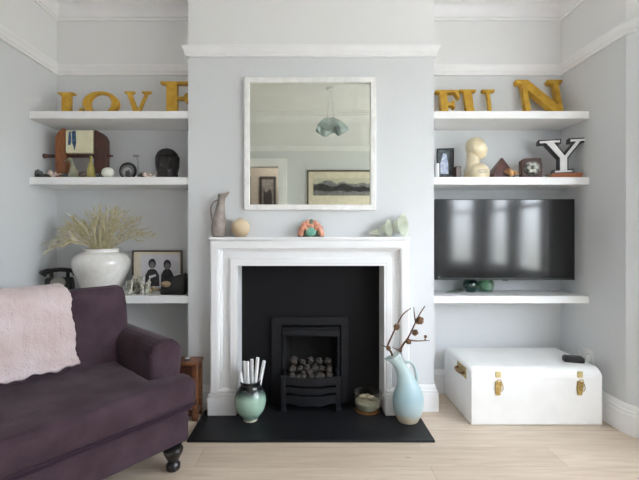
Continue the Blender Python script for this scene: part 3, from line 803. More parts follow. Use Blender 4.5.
# silver rosette box
Yo = 2.83
t = thing('silver_rosette_box', 'small dark box with a silver rosette face beside the letter Y', 'box', (PX(530.5, Yo), Yo, Z2), rotz=math.radians(-12))
hh = PZ(158.5, Yo) - Z2
MB().prism([(-0.068,0),(0.066,0),(0.07,hh*.55),(0.06,hh*.97),(0.02,hh),(-0.05,hh*.98),(-0.07,hh*.9)], -0.03, 0.03).obj('body', mat_wood_d, t, bevel=0.006)
m = MB().blob((0,0,0), (0.05,0.012,0.052), 41, 0.10).move((0.0,-0.034,hh*0.50)); m.obj('silver_face', M('tarnished_silver', (150,150,144),0.35,metal=0.6,c2=(70,70,66),scale=40,bump=0.5), t)
for k in range(6):
    a = k*PI/3
    MB().lathe(smooth_prof([(0,0),(0.012,0.002),(0.009,0.008),(0,0.010)],3), seg=14).rot('X', PI/2).move((0.024*math.cos(a), -0.042, hh*.52+0.026*math.sin(a))).obj('petal', M('pale_silver', (196,196,186),0.35,metal=0.5), t)
MB().lathe(smooth_prof([(0,0),(0.011,0.002),(0.008,0.009),(0,0.011)],3), seg=14).rot('X', PI/2).move((0,-0.043,hh*.52)).obj('petal', M('mid_silver', (120,120,114),0.35,metal=0.6), t)

# letter Y
Yy = 2.80; wY = 0.315; hY = PZ(138, 2.77) - Z2 - 0.036
xy = PX(562.5, Yy)
yb = single(B(-0.10,0.10,-0.05,0.045,0,0.017).box(-0.095,0.098,-0.045,0.04,0.017,0.034), 'small_book', M('orange_brown_cover', (166,96,58),0.6,c2=(140,76,44)), (xy+0.004, Yy, Z2), 'orange brown books lying flat under the letter Y', 'book', bevel=0.002)
bpy.data.objects.remove(yb)
for k in range(2):
    t = thing('small_book', ('lower orange brown book lying flat under the letter Y', 'upper orange brown book lying directly under the letter Y')[k], 'book', (xy+0.004+0.004*k, Yy, Z2+0.0175*k), rotz=math.radians(-14+5*k), group='books under the letter Y')
    mc = M('book_cover', ((160,92,56),(172,104,64))[k], 0.6)
    B(-0.10,0.10,-0.05,0.05,0,0.0025).obj('cover', mc, t, bevel=0.0008); B(-0.10,0.10,-0.05,0.05,0.0145,0.017).obj('cover', mc, t, bevel=0.0008)
    B(-0.10,0.10,-0.05,-0.0475,0.0025,0.0145).obj('spine', mc, t)
    B(-0.096,0.096,-0.047,0.046,0.0025,0.0145).obj('pages', mat_mat, t, smooth=0)
t = thing('marquee_letter', 'big white letter Y with black edges standing on books', 'letter', (xy, Yy, Z2+0.0345), rotz=math.radians(-16))
Yp_ = resized(LP['Y'], wY, hY)
MB().prism(Yp_, -0.02, 0.035).obj('black_case', mat_black, t, bevel=0.002)
def inset(poly, d):
    n = len(poly); out = []
    for i in range(n):
        a, b, c = Vector(poly[i-1]), Vector(poly[i]), Vector(poly[(i+1) % n])
        e1 = (b-a).normalized(); e2 = (c-b).normalized(); n1 = Vector((-e1.y, e1.x)); n2 = Vector((-e2.y, e2.x))
        mm = (n1+n2)/max(0.3, 1+n1.dot(n2)); p = b + mm*d; out.append((p.x, p.y))
    return out
MB().prism(inset(Yp_, 0.010), -0.026, -0.0202).obj('white_face', M('white_letter_face', (240,240,240),0.5), t, bevel=0.001)

# ------------------------------------------------------------------ television
YT = 2.75; x0, x1 = PX(435.3, YT), PX(574.8, YT); z0, z1 = PZ(280, YT), PZ(199, YT)
xc = (x0+x1)/2
t = thing('television', 'flat black television mounted in the right alcove above the lowest shelf', 'television', (xc, YT, z0))
hw = (x1-x0)/2; hh = z1-z0
B(-hw, hw, 0.0, 0.03, 0, hh).obj('casing', mat_tvframe, t, bevel=0.003)
B(-hw+0.007, hw-0.007, -0.002, 0.001, 0.014, hh-0.007).obj('screen', mat_tv, t, smooth=0)
B(-hw*0.55, hw*0.55, 0.03, 0.065, hh*0.12, hh*0.7).obj('rear_housing', mat_black, t, bevel=0.008)
B(-0.12, 0.12, 0.065, 0.07, hh*0.3, hh*0.7).obj('mount_plate', mat_black, t)
B(-0.03, 0.03, 0.07, YB-YT-0.012, hh*0.44, hh*0.56).obj('mount_arm', mat_black, t, bevel=0.003)
B(-0.10, 0.10, YB-YT-0.012, YB-YT, hh*0.3, hh*0.7).obj('wall_plate', mat_black, t)
B(-0.02, 0.02, -0.004, 0.004, -0.004, 0.004).obj('sensor', mat_black, t)

# glass under the television
mat_dg = M('dark_green_glass', (14, 44, 40), 0.06, c2=(24, 60, 54), coat=0.8)
mat_cg = M_bowlglass('clear_green_glass', (0.72, 0.86, 0.76, 1))
Yg = 2.90
single(MB().lathe(smooth_prof([(0,0),(0.03,0),(0.046,0.022),(0.052,0.05),(0.044,0.082),(0.02,0.098),(0,0.1)],5), seg=36), 'glass_paperweight', mat_dg, (PX(470.5, Yg), Yg, Z3), 'dark green glass paperweight on the shelf under the television', 'paperweight')
single(MB().lathe(smooth_prof([(0.0,0),(0.04,0),(0.054,0.03),(0.056,0.06),(0.045,0.095),(0.040,0.096),(0.050,0.06),(0.048,0.03),(0.036,0.008),(0,0.008)],5), seg=36), 'glass_tealight_holder', mat_cg, (PX(486, Yg), Yg, Z3), 'clear pale green glass holder beside the dark glass paperweight', 'glass holder')
single(MB().blob((0,0,0.012), (0.065,0.03,0.012), 51, 0.1).fn(lambda x,y,z: (x, y*(0.5+0.5*min(1,(x+0.08)/0.1)), z*(0.4+(x+0.07)*7))), 'glass_leaf', mat_cg, (PX(455.5, 2.88), 2.88, Z3), 'flat clear green glass leaf lying under the television', 'ornament')

# ------------------------------------------------------------------ mirror
YM = YF
x0, x1 = PX(244, 2.665), PX(376, 2.665); z0, z1 = PZ(210, 2.665), PZ(77, 2.665)
t = thing('wall_mirror', 'square white framed mirror above the mantelpiece', 'mirror', ((x0+x1)/2, YM, z0))
MB().frame(x0, x1, z0, z1, 0.036, YM-0.030, YM-0.001).obj('frame', mat_mframe, t, world=True, bevel=0.004)
B(x0+0.03, x1-0.03, YM-0.010, YM-0.003, z0+0.03, z1-0.03).obj('mirror_glass', mat_mirror, t, world=True, smooth=0)

# ------------------------------------------------------------------ fireplace
HZ = 0.014
tag(MB().prism_z([(-0.682,2.272),(0.7275,2.272),(0.7275,2.689),(0.503,2.689),(0.503,2.83),(-0.454,2.83),(-0.454,2.689),(-0.682,2.689)], 0, HZ).obj('hearth_slab', mat_slate, loc=(0.02,2.48,0), world=True, bevel=0.002), 'black slate hearth slab lying in front of the fireplace', 'hearth')

MX0, MX1, MT = -0.633, 0.668, 1.167
OX0, OX1, OT = -0.455, 0.504, 0.978
t = thing('mantelpiece', 'white moulded mantelpiece surrounding the black fireplace', 'mantelpiece', (0.0175, 2.65, 0))
def arch_bead(name, o0, o1, ot, w, y0, y1, bev, zb=0.16):
    """moulding running round three sides: outer bounds o0,o1,ot and width w"""
    return MB().arch(o0, o1, zb, ot, o0+w, o1-w, ot-w, y0, y1).obj(name, mat_white, t, world=True, bevel=bev, bseg=3)
MB().arch(MX0+0.004, MX1-0.004, HZ, MT-0.02, OX0-0.016, OX1+0.016, OT+0.016, 2.645, YF-0.001).obj('flat_panel', mat_white, t, world=True)
MB().arch(OX0-0.018, OX1+0.018, HZ, OT+0.018, OX0, OX1, OT, 2.615, 2.795).obj('inner_lining', mat_white, t, world=True, bevel=0.002)
arch_bead('outer_moulding', MX0, MX1, MT-0.018, 0.062, 2.592, 2.688, 0.014)
arch_bead('outer_bead', MX0+0.058, MX1-0.058, MT-0.018-0.058, 0.018, 2.622, 2.66, 0.007)
arch_bead('inner_moulding', OX0-0.050, OX1+0.050, OT+0.050, 0.036, 2.612, 2.66, 0.006)
B(MX0-0.001, MX1+0.001, 2.584, YF-0.001, MT-0.018, MT).obj('mantel_shelf', mat_white, t, world=True, bevel=0.003)
for (a, b) in ((MX0-0.010, OX0-0.002), (OX1+0.002, MX1+0.010)):
    m = MB().box(a, b, 2.580, YF-0.001, HZ, 0.128).obj('plinth_block', mat_white, t, world=True, bevel=0.003)
    B(a+0.004, b-0.004, 2.586, YF-0.001, 0.128, 0.15).obj('plinth_moulding', mat_white, m, world=True, bevel=0.006)
    B(a+0.010, b-0.007, 2.594, YF-0.001, 0.15, 0.172).obj('plinth_moulding', mat_white, m, world=True, bevel=0.008)

# black slips with the fire opening
YS = 2.80
FX0, FX1, FT = PX(281, YS), PX(341, YS), PZ(325.5, YS)
o = MB().arch(OX0-0.012, OX1+0.012, 0.0, OT+0.012, FX0, FX1, FT, YS-0.004, YS+0.02).obj('slate_slip', mat_slip, loc=(0.02, YS, 0), world=True)
tag(o, 'plain black panel filling the mantelpiece opening around the fire', 'fireplace panel')

t = thing('fireplace_insert', 'black cast iron gas fire insert with wavy front bars', 'fireplace', ((FX0+FX1)/2, 2.72, 0))
gx0, gx1 = PX(271.5, 2.775), PX(348, 2.775)
MB().arch(gx0, gx1, HZ, PZ(317, 2.775), PX(281.5, 2.775), PX(340.5, 2.775), PZ(325, 2.775), 2.765, YS-0.005).obj('outer_frame', mat_iron, t, world=True, bevel=0.006)
ix0, ix1 = PX(282.5, 2.785), PX(339.5, 2.785)
MB().arch(ix0, ix1, HZ, PZ(327, 2.785), PX(286, 2.785), PX(337.5, 2.785), PZ(336.5, 2.785), 2.775, 2.83).obj('inner_frame', mat_iron, t, world=True, bevel=0.004)
MB().prism([(ix0, PZ(330, 2.76)), (ix1, PZ(330, 2.76)), (ix1, PZ(335, 2.76)), (ix0, PZ(335, 2.76))], 2.745, 2.775).obj('hood', mat_iron, t, world=True, bevel=0.004)
# firebox
m = MB()
fx0, fx1 = FX0-0.0, FX1+0.0
fz = FT
m.add([(fx0,2.83,HZ),(fx0,2.83,fz),(fx0+0.05,2.985,fz-0.05),(fx0+0.05,2.985,HZ),(fx1,2.83,HZ),(fx1,2.83,fz),(fx1-0.05,2.985,fz-0.05),(fx1-0.05,2.985,HZ)],
      [(0,1,2,3),(4,7,6,5),(3,2,6,7),(1,5,6,2),(0,3,7,4)])
m.obj('firebox', mat_soot, t, world=True, smooth=0)
# grate front: bars bowed forwards with wavy lower edges
def wavy_bar(x0, x1, zt, zb, y, amp, name, nseg=36, th=0.016, bow=0.02):
    vs, fs = [], []
    for i in range(nseg+1):
        s = i/nseg; x = x0 + (x1-x0)*s
        yy = y - bow*math.sin(PI*s)
        dz = amp*(-math.sin(PI*s)**2*1.0 + 0.55*(math.sin(3*PI*s)**2))
        dzt = dz*0.45
        vs += [(x,yy,zt+dzt),(x,yy,zb+dz),(x,yy+th,zb+dz),(x,yy+th,zt+dzt)]
    for i in range(nseg):
        a = i*4; b = a+4
        for k in range(4):
            fs.append((a+k, a+(k+1)%4, b+(k+1)%4, b+k))
    fs += [(3,2,1,0), tuple(nseg*4+k for k in range(4))]
    return MB().add(vs, fs).obj(name, mat_iron, t, world=True, bevel=0.003)
YGr = 2.645
qx0, qx1 = PX(281.5, YGr), PX(340, YGr)
zz = lambda p: PZ(p, YGr)
wavy_bar(qx0, qx1, zz(377), zz(385), YGr, 0.010, 'front_bar')
wavy_bar(qx0, qx1, zz(387.5), zz(393), YGr, 0.010, 'front_bar')
wavy_bar(qx0, qx1, zz(395.5), zz(404), YGr, 0.016, 'front_skirt')
for xa in (qx0-0.004, qx1-0.028):
    B(xa, xa+0.032, YGr-0.006, YGr+0.024, HZ, zz(376)).obj('grate_post', mat_iron, t, world=True, bevel=0.004)
    B(xa+0.006, xa+0.026, YGr+0.02, 2.83, zz(380), zz(376)).obj('side_bar', mat_iron, t, world=True, bevel=0.003)
    B(xa-0.004, xa+0.036, YGr-0.012, YGr+0.03, HZ, HZ+0.02).obj('foot', mat_iron, t, world=True, bevel=0.004)
B(qx0+0.02, qx1-0.02, YGr+0.02, 2.84, zz(386)-0.004, zz(386)+0.01).obj('fuel_tray', mat_iron, t, world=True)
# coals
zc0 = zz(386)+0.011
rc = random.Random(3)
k = 0
spots = []
for row, (yy, n, zb) in enumerate(((2.705, 7, 0.0), (2.762, 6, 0.034), (2.815, 5, 0.068))):
    for i in range(n):
        xx = qx0 + 0.05 + (qx1-qx0-0.10)*(i+0.5)/n + rc.uniform(-0.008, 0.008)
        r = rc.uniform(0.020, 0.026)
        spots.append((xx, yy + rc.uniform(-0.006, 0.006), zc0+zb, r))
for (xx, yy, zb, r) in spots:
    cm = MB().blob((0,0,0), (r, r*0.9, r*rc.uniform(0.95,1.3)), k+60, 0.22, 1.8); cm.move((0,0,-min(q[2] for q in cm.v)))
    single(cm, 'coal_lump', mat_coal, (xx, yy, zb), 'grey brown ceramic coal lump heaped in the fire grate', 'coal', 'coal lumps in the fire grate', smooth=50); k += 1

# ------------------------------------------------------------------ mantel ornaments
YQ = 2.636; Zm = MT
# jug
s = YQ/F
xj = PX(218.5, YQ)
t = thing('stoneware_jug', 'tall slim grey brown stoneware jug at the left end of the mantelpiece', 'jug', (xj, YQ, Zm))
mat_jug = M('grey_brown_stoneware', (166,155,150), 0.55, c2=(138,126,120), scale=22, bump=0.15)
ctr = [(218.5,236.6,5.5),(218.5,235,6.6),(218.6,229,7.4),(218.9,222,6.9),(219.6,214,5.5),(220.5,206,4.2),(221.3,200,3.6),(221.8,196.5,3.9),(222.2,194.5,4.2)]
pts = [((p-218.5)*s, 0, (236.6-q)*s) for p,q,r in ctr]
pp = catmull(pts, 5); rr = [v.x for v in catmull([(r*s,0,0) for _,_,r in ctr], 5)]
MB().tube(pp, rr, 28).fn(lambda x,y,z: (x + (0.02*max(0,(x-0.022))*40 if z>0.26 and x>0.022 else 0), y, z + (max(0,x-0.022)*0.9 if z>0.26 else 0))).obj('body', mat_jug, t, smooth=50)
MB().tube(catmull([(0.012,0,0.232),(-0.012,0,0.242),(-0.036,0,0.225),(-0.050,0,0.19),(-0.046,0,0.14),(-0.040,0,0.10)],6), 0.0055, 10).obj('handle', mat_jug, t)
# round tan vase
single(MB().lathe(smooth_prof([(0,0),(0.03,0),(0.045,0.012),(0.060,0.045),(0.058,0.082),(0.038,0.110),(0.018,0.120),(0.015,0.126),(0.011,0.126),(0.010,0.118),(0,0.115)],5), seg=40), 'round_bud_vase', M_grad('tan_glaze', [(0.0,(150,132,112)),(0.3,(196,174,142)),(0.75,(212,194,162)),(1.0,(190,176,156))], 0, 0.125, 0.45, nscale=20), (PX(240.5, 2.63), 2.63, Zm), 'small round tan bud vase beside the grey brown jug', 'vase')
# crab ornament
mat_ora = M('coral_orange_glaze', (226,166,138), 0.3, c2=(206,134,108), scale=30, coat=0.4)
mat_trq = M('turquoise_glaze', (132,192,172), 0.3, c2=(104,168,150), scale=30, coat=0.4)
mat_dgr = M('moss_green_glaze', (126,140,116), 0.4, c2=(80,92,76), scale=30, coat=0.3)
xo = PX(311, 2.635)
t = thing('crab_ornament', 'colourful orange and turquoise crab ornament in the middle of the mantelpiece', 'ornament', (xo, 2.635, Zm))
MB().prism(curve_pts(0, 0.0, 0.088, 0.112, 0, PI, 24), -0.004, 0.022).obj('backing', mat_dgr, t, bevel=0.005)
rc = random.Random(5)
for i in range(9):
    a = PI*(i+0.5)/9
    MB().blob((0.068*math.cos(a), -0.012, 0.012+0.082*math.sin(a)), (0.020,0.014,0.022), i+5, 0.15).obj('lobe', mat_ora if i not in (4,) else mat_dgr, t)
for sx in (-1, 1):
    MB().tube(catmull([(sx*0.022,-0.018,0.05),(sx*0.05,-0.026,0.06),(sx*0.062,-0.028,0.035),(sx*0.066,-0.022,0.008)],5), [0.012,0.013,0.014,0.014,0.014,0.014,0.014,0.013,0.012,0.012,0.011,0.010,0.009,0.008,0.007,0.006], 10).obj('claw', mat_ora, t)
MB().blob((0,-0.018,0.034), (0.034,0.020,0.032), 2, 0.08).obj('shell', mat_trq, t)
MB().blob((0,-0.016,0.075), (0.022,0.014,0.020), 8, 0.1).obj('head', mat_ora, t)
# pale green ceramic trumpets
mat_pg = M('pale_green_glaze', (226,229,218), 0.15, c2=(202,210,192), scale=14, coat=0.7)
def trumpet(L, r0, r1, wall=0.004):
    """horn lying with its mouth to +x, narrow end to -x, resting on z=0"""
    prof = []
    n = 14
    out = [(r0 + (r1-r0)*(i/n)**1.6, L*i/n) for i in range(n+1)]
    inn = [(max(0.003, r-wall), z) for r, z in reversed(out)]
    prof = [(0, 0)] + out + [(r1+0.002, L+0.003)] + inn[:-1] + [(0, 0.012)]
    m = MB().lathe(prof, seg=32)
    return m.rot('Y', PI/2)
def put_trumpet(px, L, r0, r1, yaw, tilt, label, y, flat):
    m = trumpet(L, r0, r1).fn(lambda x, y, z: (x, y*flat, z)).move((-L/2, 0, 0)).rot('Y', tilt).rot('Z', yaw)
    zmin = min(v[2] for v in m.v); m.move((0, 0, -zmin))
    return single(m, 'ceramic_horn', mat_pg, (PX(px, y), y, Zm), label, 'ornament', 'pale green ceramic horns', smooth=60)
put_trumpet(399.5, 0.060, 0.046, 0.075, math.radians(-52), math.radians(-4), 'largest pale green glazed horn at the right end of the mantelpiece', 2.638, 0.70)
put_trumpet(385.5, 0.050, 0.030, 0.055, math.radians(-50), math.radians(-4), 'middle sized pale green glazed horn between two others', 2.632, 0.70)
put_trumpet(374, 0.060, 0.012, 0.028, math.radians(-20), math.radians(-4), 'smallest pale green glazed horn, nearest the crab ornament', 2.63, 0.9)

# ------------------------------------------------------------------ hearth objects
# mint pot
Yc = 2.53; s = Yc/F
xp = PX(250.3, Yc)
ZS = 0.88
prof = [(0,0),(7.4*s,0),(7.6*s,2*s),(9.5*s,5*s),(13.5*s,11*s),(15.6*s,19*s),(15.2*s,27*s),(12.8*s,34*s),(10.6*s,38*s),(10.0*s,41*s),(10.6*s,44*s),(9.8*s,44.6*s),(9.0*s,42*s),(9.4*s,38*s),(13.6*s,27*s),(13.6*s,16*s),(7*s,4*s),(0,3*s)]
prof = [(a, b*ZS) for a, b in prof]
single(MB().lathe([prof[0]] + smooth_prof(prof[1:-1],5) + [prof[-1]], seg=48), 'mint_pot', M_grad('mint_and_black_glaze', [(0.0,(214,206,188)),(0.05,(206,206,186)),(0.10,(160,190,172)),(0.60,(164,196,178)),(0.72,(96,116,108)),(0.80,(28,32,34)),(1.0,(20,22,24))], 0, 39*s, 0.22, nscale=16, namt=0.10, coat=0.5), (xp, Yc, HZ), 'round mint green pot with a black rim on the hearth', 'pot', smooth=50)
sticks = [((246,388),(243.5,362),4),((248.8,388),(248,360),-8),((252,388),(251,361),9),((254.5,388),(258,357),-3),((255.8,388),(263.8,362),6),((244.8,388),(240.8,370),-6)]
for k, ((pa, qa), (pb, qb), dy) in enumerate(sticks):
    a = Vector((PX(pa, Yc), Yc + dy*0.002, PZ(400, Yc))); b = Vector((PX(pb, Yc), Yc + dy*0.004, PZ(qb, Yc)))
    a = a.lerp(b, 0.0)
    base = Vector((xp + (a.x-xp)*0.7, Yc + dy*0.0035, HZ + 0.045))
    d = (b-base)
    m = MB().tube([(0,0,0), tuple(d*0.97), tuple(d)], [0.0115, 0.0115, 0.010], 14)
    single(m, 'white_stick', mat_paper, tuple(base), 'white rolled paper stick standing in the mint green hearth pot', 'stick', 'white sticks in the mint pot')

# glass bowl with a cream candle filling
Yb = 2.665; s = Yb/F; xb = PX(367.5, Yb)
t = thing('glass_bowl', 'low round clear glass bowl with an amber foot on the hearth', 'bowl', (xb, Yb, HZ))
prof = [(0,0.004),(0.070,0.004),(0.080,0.012),(0.090,0.05),(0.095,0.118),(0.098,0.12),(0.093,0.12),(0.086,0.05),(0.076,0.018),(0,0.014)]
MB().lathe(prof, seg=48).obj('glass', M_bowlglass('bowl_glass', (0.93,0.95,0.94,1)), t, smooth=40)
MB().lathe([(0,0),(0.072,0),(0.085,0.003),(0.085,0.008),(0.078,0.010),(0,0.0095)], seg=48).obj('amber_foot', M('amber_base', (150,104,60),0.25,c2=(110,70,40),coat=0.5), t)
m = MB().lathe([(0,0.020),(0.072,0.020),(0.078,0.028),(0.083,0.060),(0.076,0.068),(0.04,0.066),(0,0.070)], seg=48)
single(m, 'candle_wax', M('cream_wax', (234,224,200),0.5,c2=(214,202,172),scale=20), (xb, Yb, HZ), 'cream candle wax filling the glass bowl', 'candle')
for k, (dx, dy, rr) in enumerate(((-0.028,0.012,0.024),(0.022,-0.012,0.026),(0.004,0.036,0.020))):
    single(MB().blob((0,0,rr*0.62), (rr,rr*0.8,rr*0.62), 70+k, 0.14), 'pebble', M('cream_pebble', (212,200,176),0.6,c2=(160,146,120)), (xb+dx, Yb+dy, HZ+0.070), 'small cream pebble lying on top of the glass bowl candle', 'pebble', 'pebbles in the glass bowl')

# blue vase jug
Yb = 2.502; s = Yb/F; xb = PX(408.2, Yb)
mat_blue = M_grad('pale_blue_glaze', [(0.0,(206,190,160)),(0.08,(206,194,170)),(0.16,(184,202,204)),(0.40,(160,190,199)),(0.70,(176,198,202)),(1.0,(182,198,196))], 0, 66*s, 0.3, nscale=14, namt=0.16, coat=0.4)
t = thing('blue_pitcher', 'tall pale blue glazed pitcher with leaning neck on the hearth corner', 'pitcher', (xb, Yb, HZ))
b0 = 424.0
ctr = [(408.2,424,9.0),(408.2,422.5,10.2),(408.2,416,13.2),(408.2,408,15.2),(408.0,400,15.3),(407.6,393,13.4),(406.6,386,10.4),(404.8,379,8.0),(402.0,372,6.4),(398.6,366,5.8),(395.6,361.5,6.4),(393.6,358.8,7.6)]
pp = catmull([((p-408.2)*s, 0, (b0-q)*s) for p,q,r in ctr], 5); rr = [v.x for v in catmull([(r*s,0,0) for _,_,r in ctr], 5)]
# go back down inside to make the mouth hollow
inn = [(p, max(0.01, r-0.006)) for p, r in list(zip(pp, rr))[-12:]][::-1]
m = MB().tube(list(pp) + [q for q,_ in inn], list(rr) + [r for _,r in inn], 32)
def spout(x, y, z):
    lx = (393.6-408.2)*s; lz = (b0-358.8)*s
    d = math.hypot(x-lx, z-lz)
    if z > (b0-366)*s and x < lx: x -= 0.6*(lx-x); z += 0.15*(lx-x)
    return (x, y, z)
m.fn(spout).fn(lambda x, y, z: (x, y*0.76, z)).obj('body', mat_blue, t, smooth=50)
q = lambda p, r: ((p-408.2)*s, 0, (b0-r)*s)
MB().tube(catmull([q(402.5,369.5), q(407,364.5), q(413,367), q(416,376), q(417,387), q(420.5,397), q(420.6,401)],6), 0.0085, 12, flat=1.3).obj('handle', mat_blue, t)

# twigs with pods
mat_twig = M('brown_twig', (116,82,62), 0.7, c2=(84,56,42), scale=40, bump=0.3)
mat_pod = M('brown_seed_pod', (128,94,64), 0.7, c2=(82,58,40), scale=60, bump=0.5)
def wp(p, r, dy=0.0): return Vector((PX(p, Yb), Yb+dy, PZ(r, Yb)))
inside = wp(397, 368)
def twig(name, label, main, sides, pods):
    base = Vector(main[0]); loc = tuple(base)
    t = thing(name, label, 'twig', loc, group='twigs in the blue pitcher')
    pts = [v - base for v in catmull(main, 5)]
    n = len(pts)
    MB().tube(pts, [0.0075 - 0.0045*i/(n-1) for i in range(n)], 9).obj('stem', mat_twig, t)
    for sd in sides:
        pts = [v - base for v in catmull(sd, 4)]; n = len(pts)
        MB().tube(pts, [0.005 - 0.003*i/(n-1) for i in range(n)], 7).obj('side_shoot', mat_twig, t)
    for k, (c, r) in enumerate(pods):
        c = c - base
        MB().blob(c, (r, r*0.8, r), 80+k, 0.28, 3.2).obj('seed_pod', mat_pod, t, smooth=60)
twig('pod_twig', 'shorter arching brown twig with one pod leaning over the pitcher spout',
     [wp(395,364), wp(391,352,-.005), wp(387,347,-.01), wp(391,336,-.015), wp(397,323,-.02), wp(402,314,-.02), wp(410,307.5,-.02)],
     [[wp(387,347,-.01), wp(383,345,-.015), wp(380.5,344,-.02)]], [(wp(395.5,326,-.025), 0.018), (wp(388,347.5,-.014), 0.013)])
twig('pod_twig', 'taller brown twig with several pods standing in the pitcher',
     [wp(396.5,366,.008), wp(398,357,.010), wp(403,346,.012), wp(408,338,0), wp(413,328,0), wp(417,319,0), wp(421,312,0), wp(425,306,0)],
     [[wp(408.5,340,0), wp(417,340.5,-.01), wp(424,340,-.012), wp(429,340,-.012)], [wp(415.5,323,0), wp(414.5,314,.005), wp(414,307,.005)],
      [wp(424.5,340,-.012), wp(424.6,336,-.012)], [wp(400,351,.012), wp(396,349.5,.016), wp(393,348,.018)]],
     [(wp(419,320,-.012), 0.023), (wp(414.5,332,-.012), 0.018), (wp(408,341,-.012), 0.017), (wp(424.8,336,-.014), 0.009), (wp(400.5,351,.012), 0.012)])

# ------------------------------------------------------------------ wooden stand beside the hearth
t = thing('wooden_stand', 'small brown wooden stand between the sofa and the hearth', 'side table', (-0.83, 2.605, 0))
sx0, sx1, sy0, sy1 = -0.975, -0.695, 2.53, 2.665
B(sx0-0.006, sx1+0.006, sy0-0.008, sy1, 0.352, 0.372).obj('table_top', mat_wood, t, world=True, bevel=0.004)
B(sx0+0.01, sx1-0.012, sy0+0.006, sy1-0.01, 0.29, 0.352).obj('apron', mat_wood_d, t, world=True, bevel=0.002)
for xa in (sx0, sx1-0.032):
    for ya in (sy0, sy1-0.032):
        B(xa, xa+0.032, ya, ya+0.032, 0.0, 0.352).obj('leg', mat_wood, t, world=True, bevel=0.004)
for (a, b, c, d) in ((sx0+0.005, sx0+0.028, sy0+0.03, sy1-0.03), (sx1-0.028, sx1-0.005, sy0+0.03, sy1-0.03), (sx0+0.03, sx1-0.03, sy0+0.006, sy0+0.028)):
    B(a, b, c, d, 0.03, 0.065).obj('stretcher', mat_wood_d, t, world=True, bevel=0.003)
B(sx0+0.03, sx1-0.03, sy1-0.026, sy1-0.01, 0.065, 0.29).obj('back_panel', mat_wood_d, t, world=True)
# tealight on the stand
t = thing('tealight_holder', 'tiny glass and silver tealight holder on the wooden stand', 'candle holder', (PX(187.6, 2.58), 2.58, 0.372))
MB().lathe([(0,0),(0.020,0),(0.022,0.006),(0.021,0.016),(0.018,0.016),(0.017,0.006),(0,0.005)], seg=28).obj('silver_cup', mat_steel, t)
MB().lathe([(0,0.006),(0.0165,0.0065),(0.0165,0.013),(0,0.013)], seg=24).obj('wax', mat_paper, t)

# ------------------------------------------------------------------ trunk
TX0, TX1, TY0, TY1, TZ = 1.018, 1.830, 2.478, 2.965, 0.357
xc = (TX0+TX1)/2; yc = (TY0+TY1)/2
t = thing('storage_trunk', 'white storage trunk with brass latches on the floor by the right wall', 'trunk', (xc, yc, 0))
hw = (TX1-TX0)/2; hd = (TY1-TY0)/2
def rbox(x, y, z0, z1, r=0.035):
    pts = []
    for (cx, cy, a0) in ((x-r, y-r, 0), (-x+r, y-r, PI/2), (-x+r, -y+r, PI), (x-r, -y+r, 1.5*PI)):
        pts += [(cx + r*math.cos(a0 + PI/2*i/6), cy + r*math.sin(a0 + PI/2*i/6)) for i in range(7)]
    return pts
# corners square in plan, lid rounded along its top edges
zl = 0.300
B(-hw, hw, -hd, hd, 0.004, zl-0.0004).obj('body', mat_trunk, t, bevel=0.003, bseg=2)
m = MB()
# lid shell: rounded profile extruded
ly = hd; RL = 0.05; pr = [(-ly, zl), (ly, zl)] + [(ly - RL + RL*math.cos(a), TZ - RL + RL*math.sin(a)) for a in [PI/2*i/6 for i in range(7)]] + [(-ly + RL - RL*math.sin(a), TZ - RL + RL*math.cos(a)) for a in [PI/2*i/6 for i in range(7)]]
# ends close over with a small radius of their own
secs = []
for k in range(6):
    a = PI/2*k/5; secs.append((-hw + 0.022*(1-math.cos(a)), 0.022*(1-math.sin(a))))
secs = secs[::1] + [(-x, d) for x, d in reversed(secs)]
lv, lf, npr = [], [], len(pr)
for x, d in secs:
    for (y, z) in pr:
        k = min(1.0, max(0.0, (z - zl)/(TZ - zl)))
        lv.append((x if k > 0.3 else (-hw if x < 0 else hw)*0 + x + ((-hw if x < 0 else hw) - x)*(1 - k/0.3), y*(1 - d*k*0.9/hd), z - d*k))
for i in range(len(secs)-1):
    for j in range(npr):
        j2 = (j+1) % npr; lf.append((i*npr+j, i*npr+j2, (i+1)*npr+j2, (i+1)*npr+j))
lf += [tuple(reversed(range(npr))), tuple(range((len(secs)-1)*npr, len(secs)*npr))]
m.add(lv, lf)
m.obj('lid', mat_trunk, t, smooth=50)
zz = lambda p: PZ(p, TY0)
for pxl in (498.2, 579.8):
    xl = PX(pxl, TY0) - xc
    B(xl-0.017, xl+0.017, -hd-0.004, -hd+0.002, zz(377.5), zz(371.5)).obj('latch_plate', M('brass_plate', (222,204,150),0.35,metal=0.5), t, bevel=0.001)
    m = MB().prism([(xl-0.016, zz(395)), (xl+0.010, zz(395)), (xl+0.018, zz(388)), (xl+0.022, zz(381.5)), (xl-0.018, zz(381)), (xl-0.022, zz(388))], -hd-0.008, -hd+0.001)
    lt = m.obj('latch', mat_brass, t, bevel=0.002)
    MB().tube([(xl-0.012, -hd-0.010, zz(383.5)), (xl-0.012, -hd-0.013, zz(381)), (xl-0.010, -hd-0.012, zz(379.2)), (xl+0.012, -hd-0.012, zz(379.2)), (xl+0.013, -hd-0.013, zz(381)), (xl+0.013, -hd-0.010, zz(383.5))], 0.0028, 8).obj('hasp_wire', mat_brass, lt)
    MB().tube([(xl+0.022, -hd-0.008, zz(383)), (xl+0.026, -hd-0.012, zz(388)), (xl+0.016, -hd-0.010, zz(391))], 0.0025, 8).obj('key_loop', mat_brass, lt)
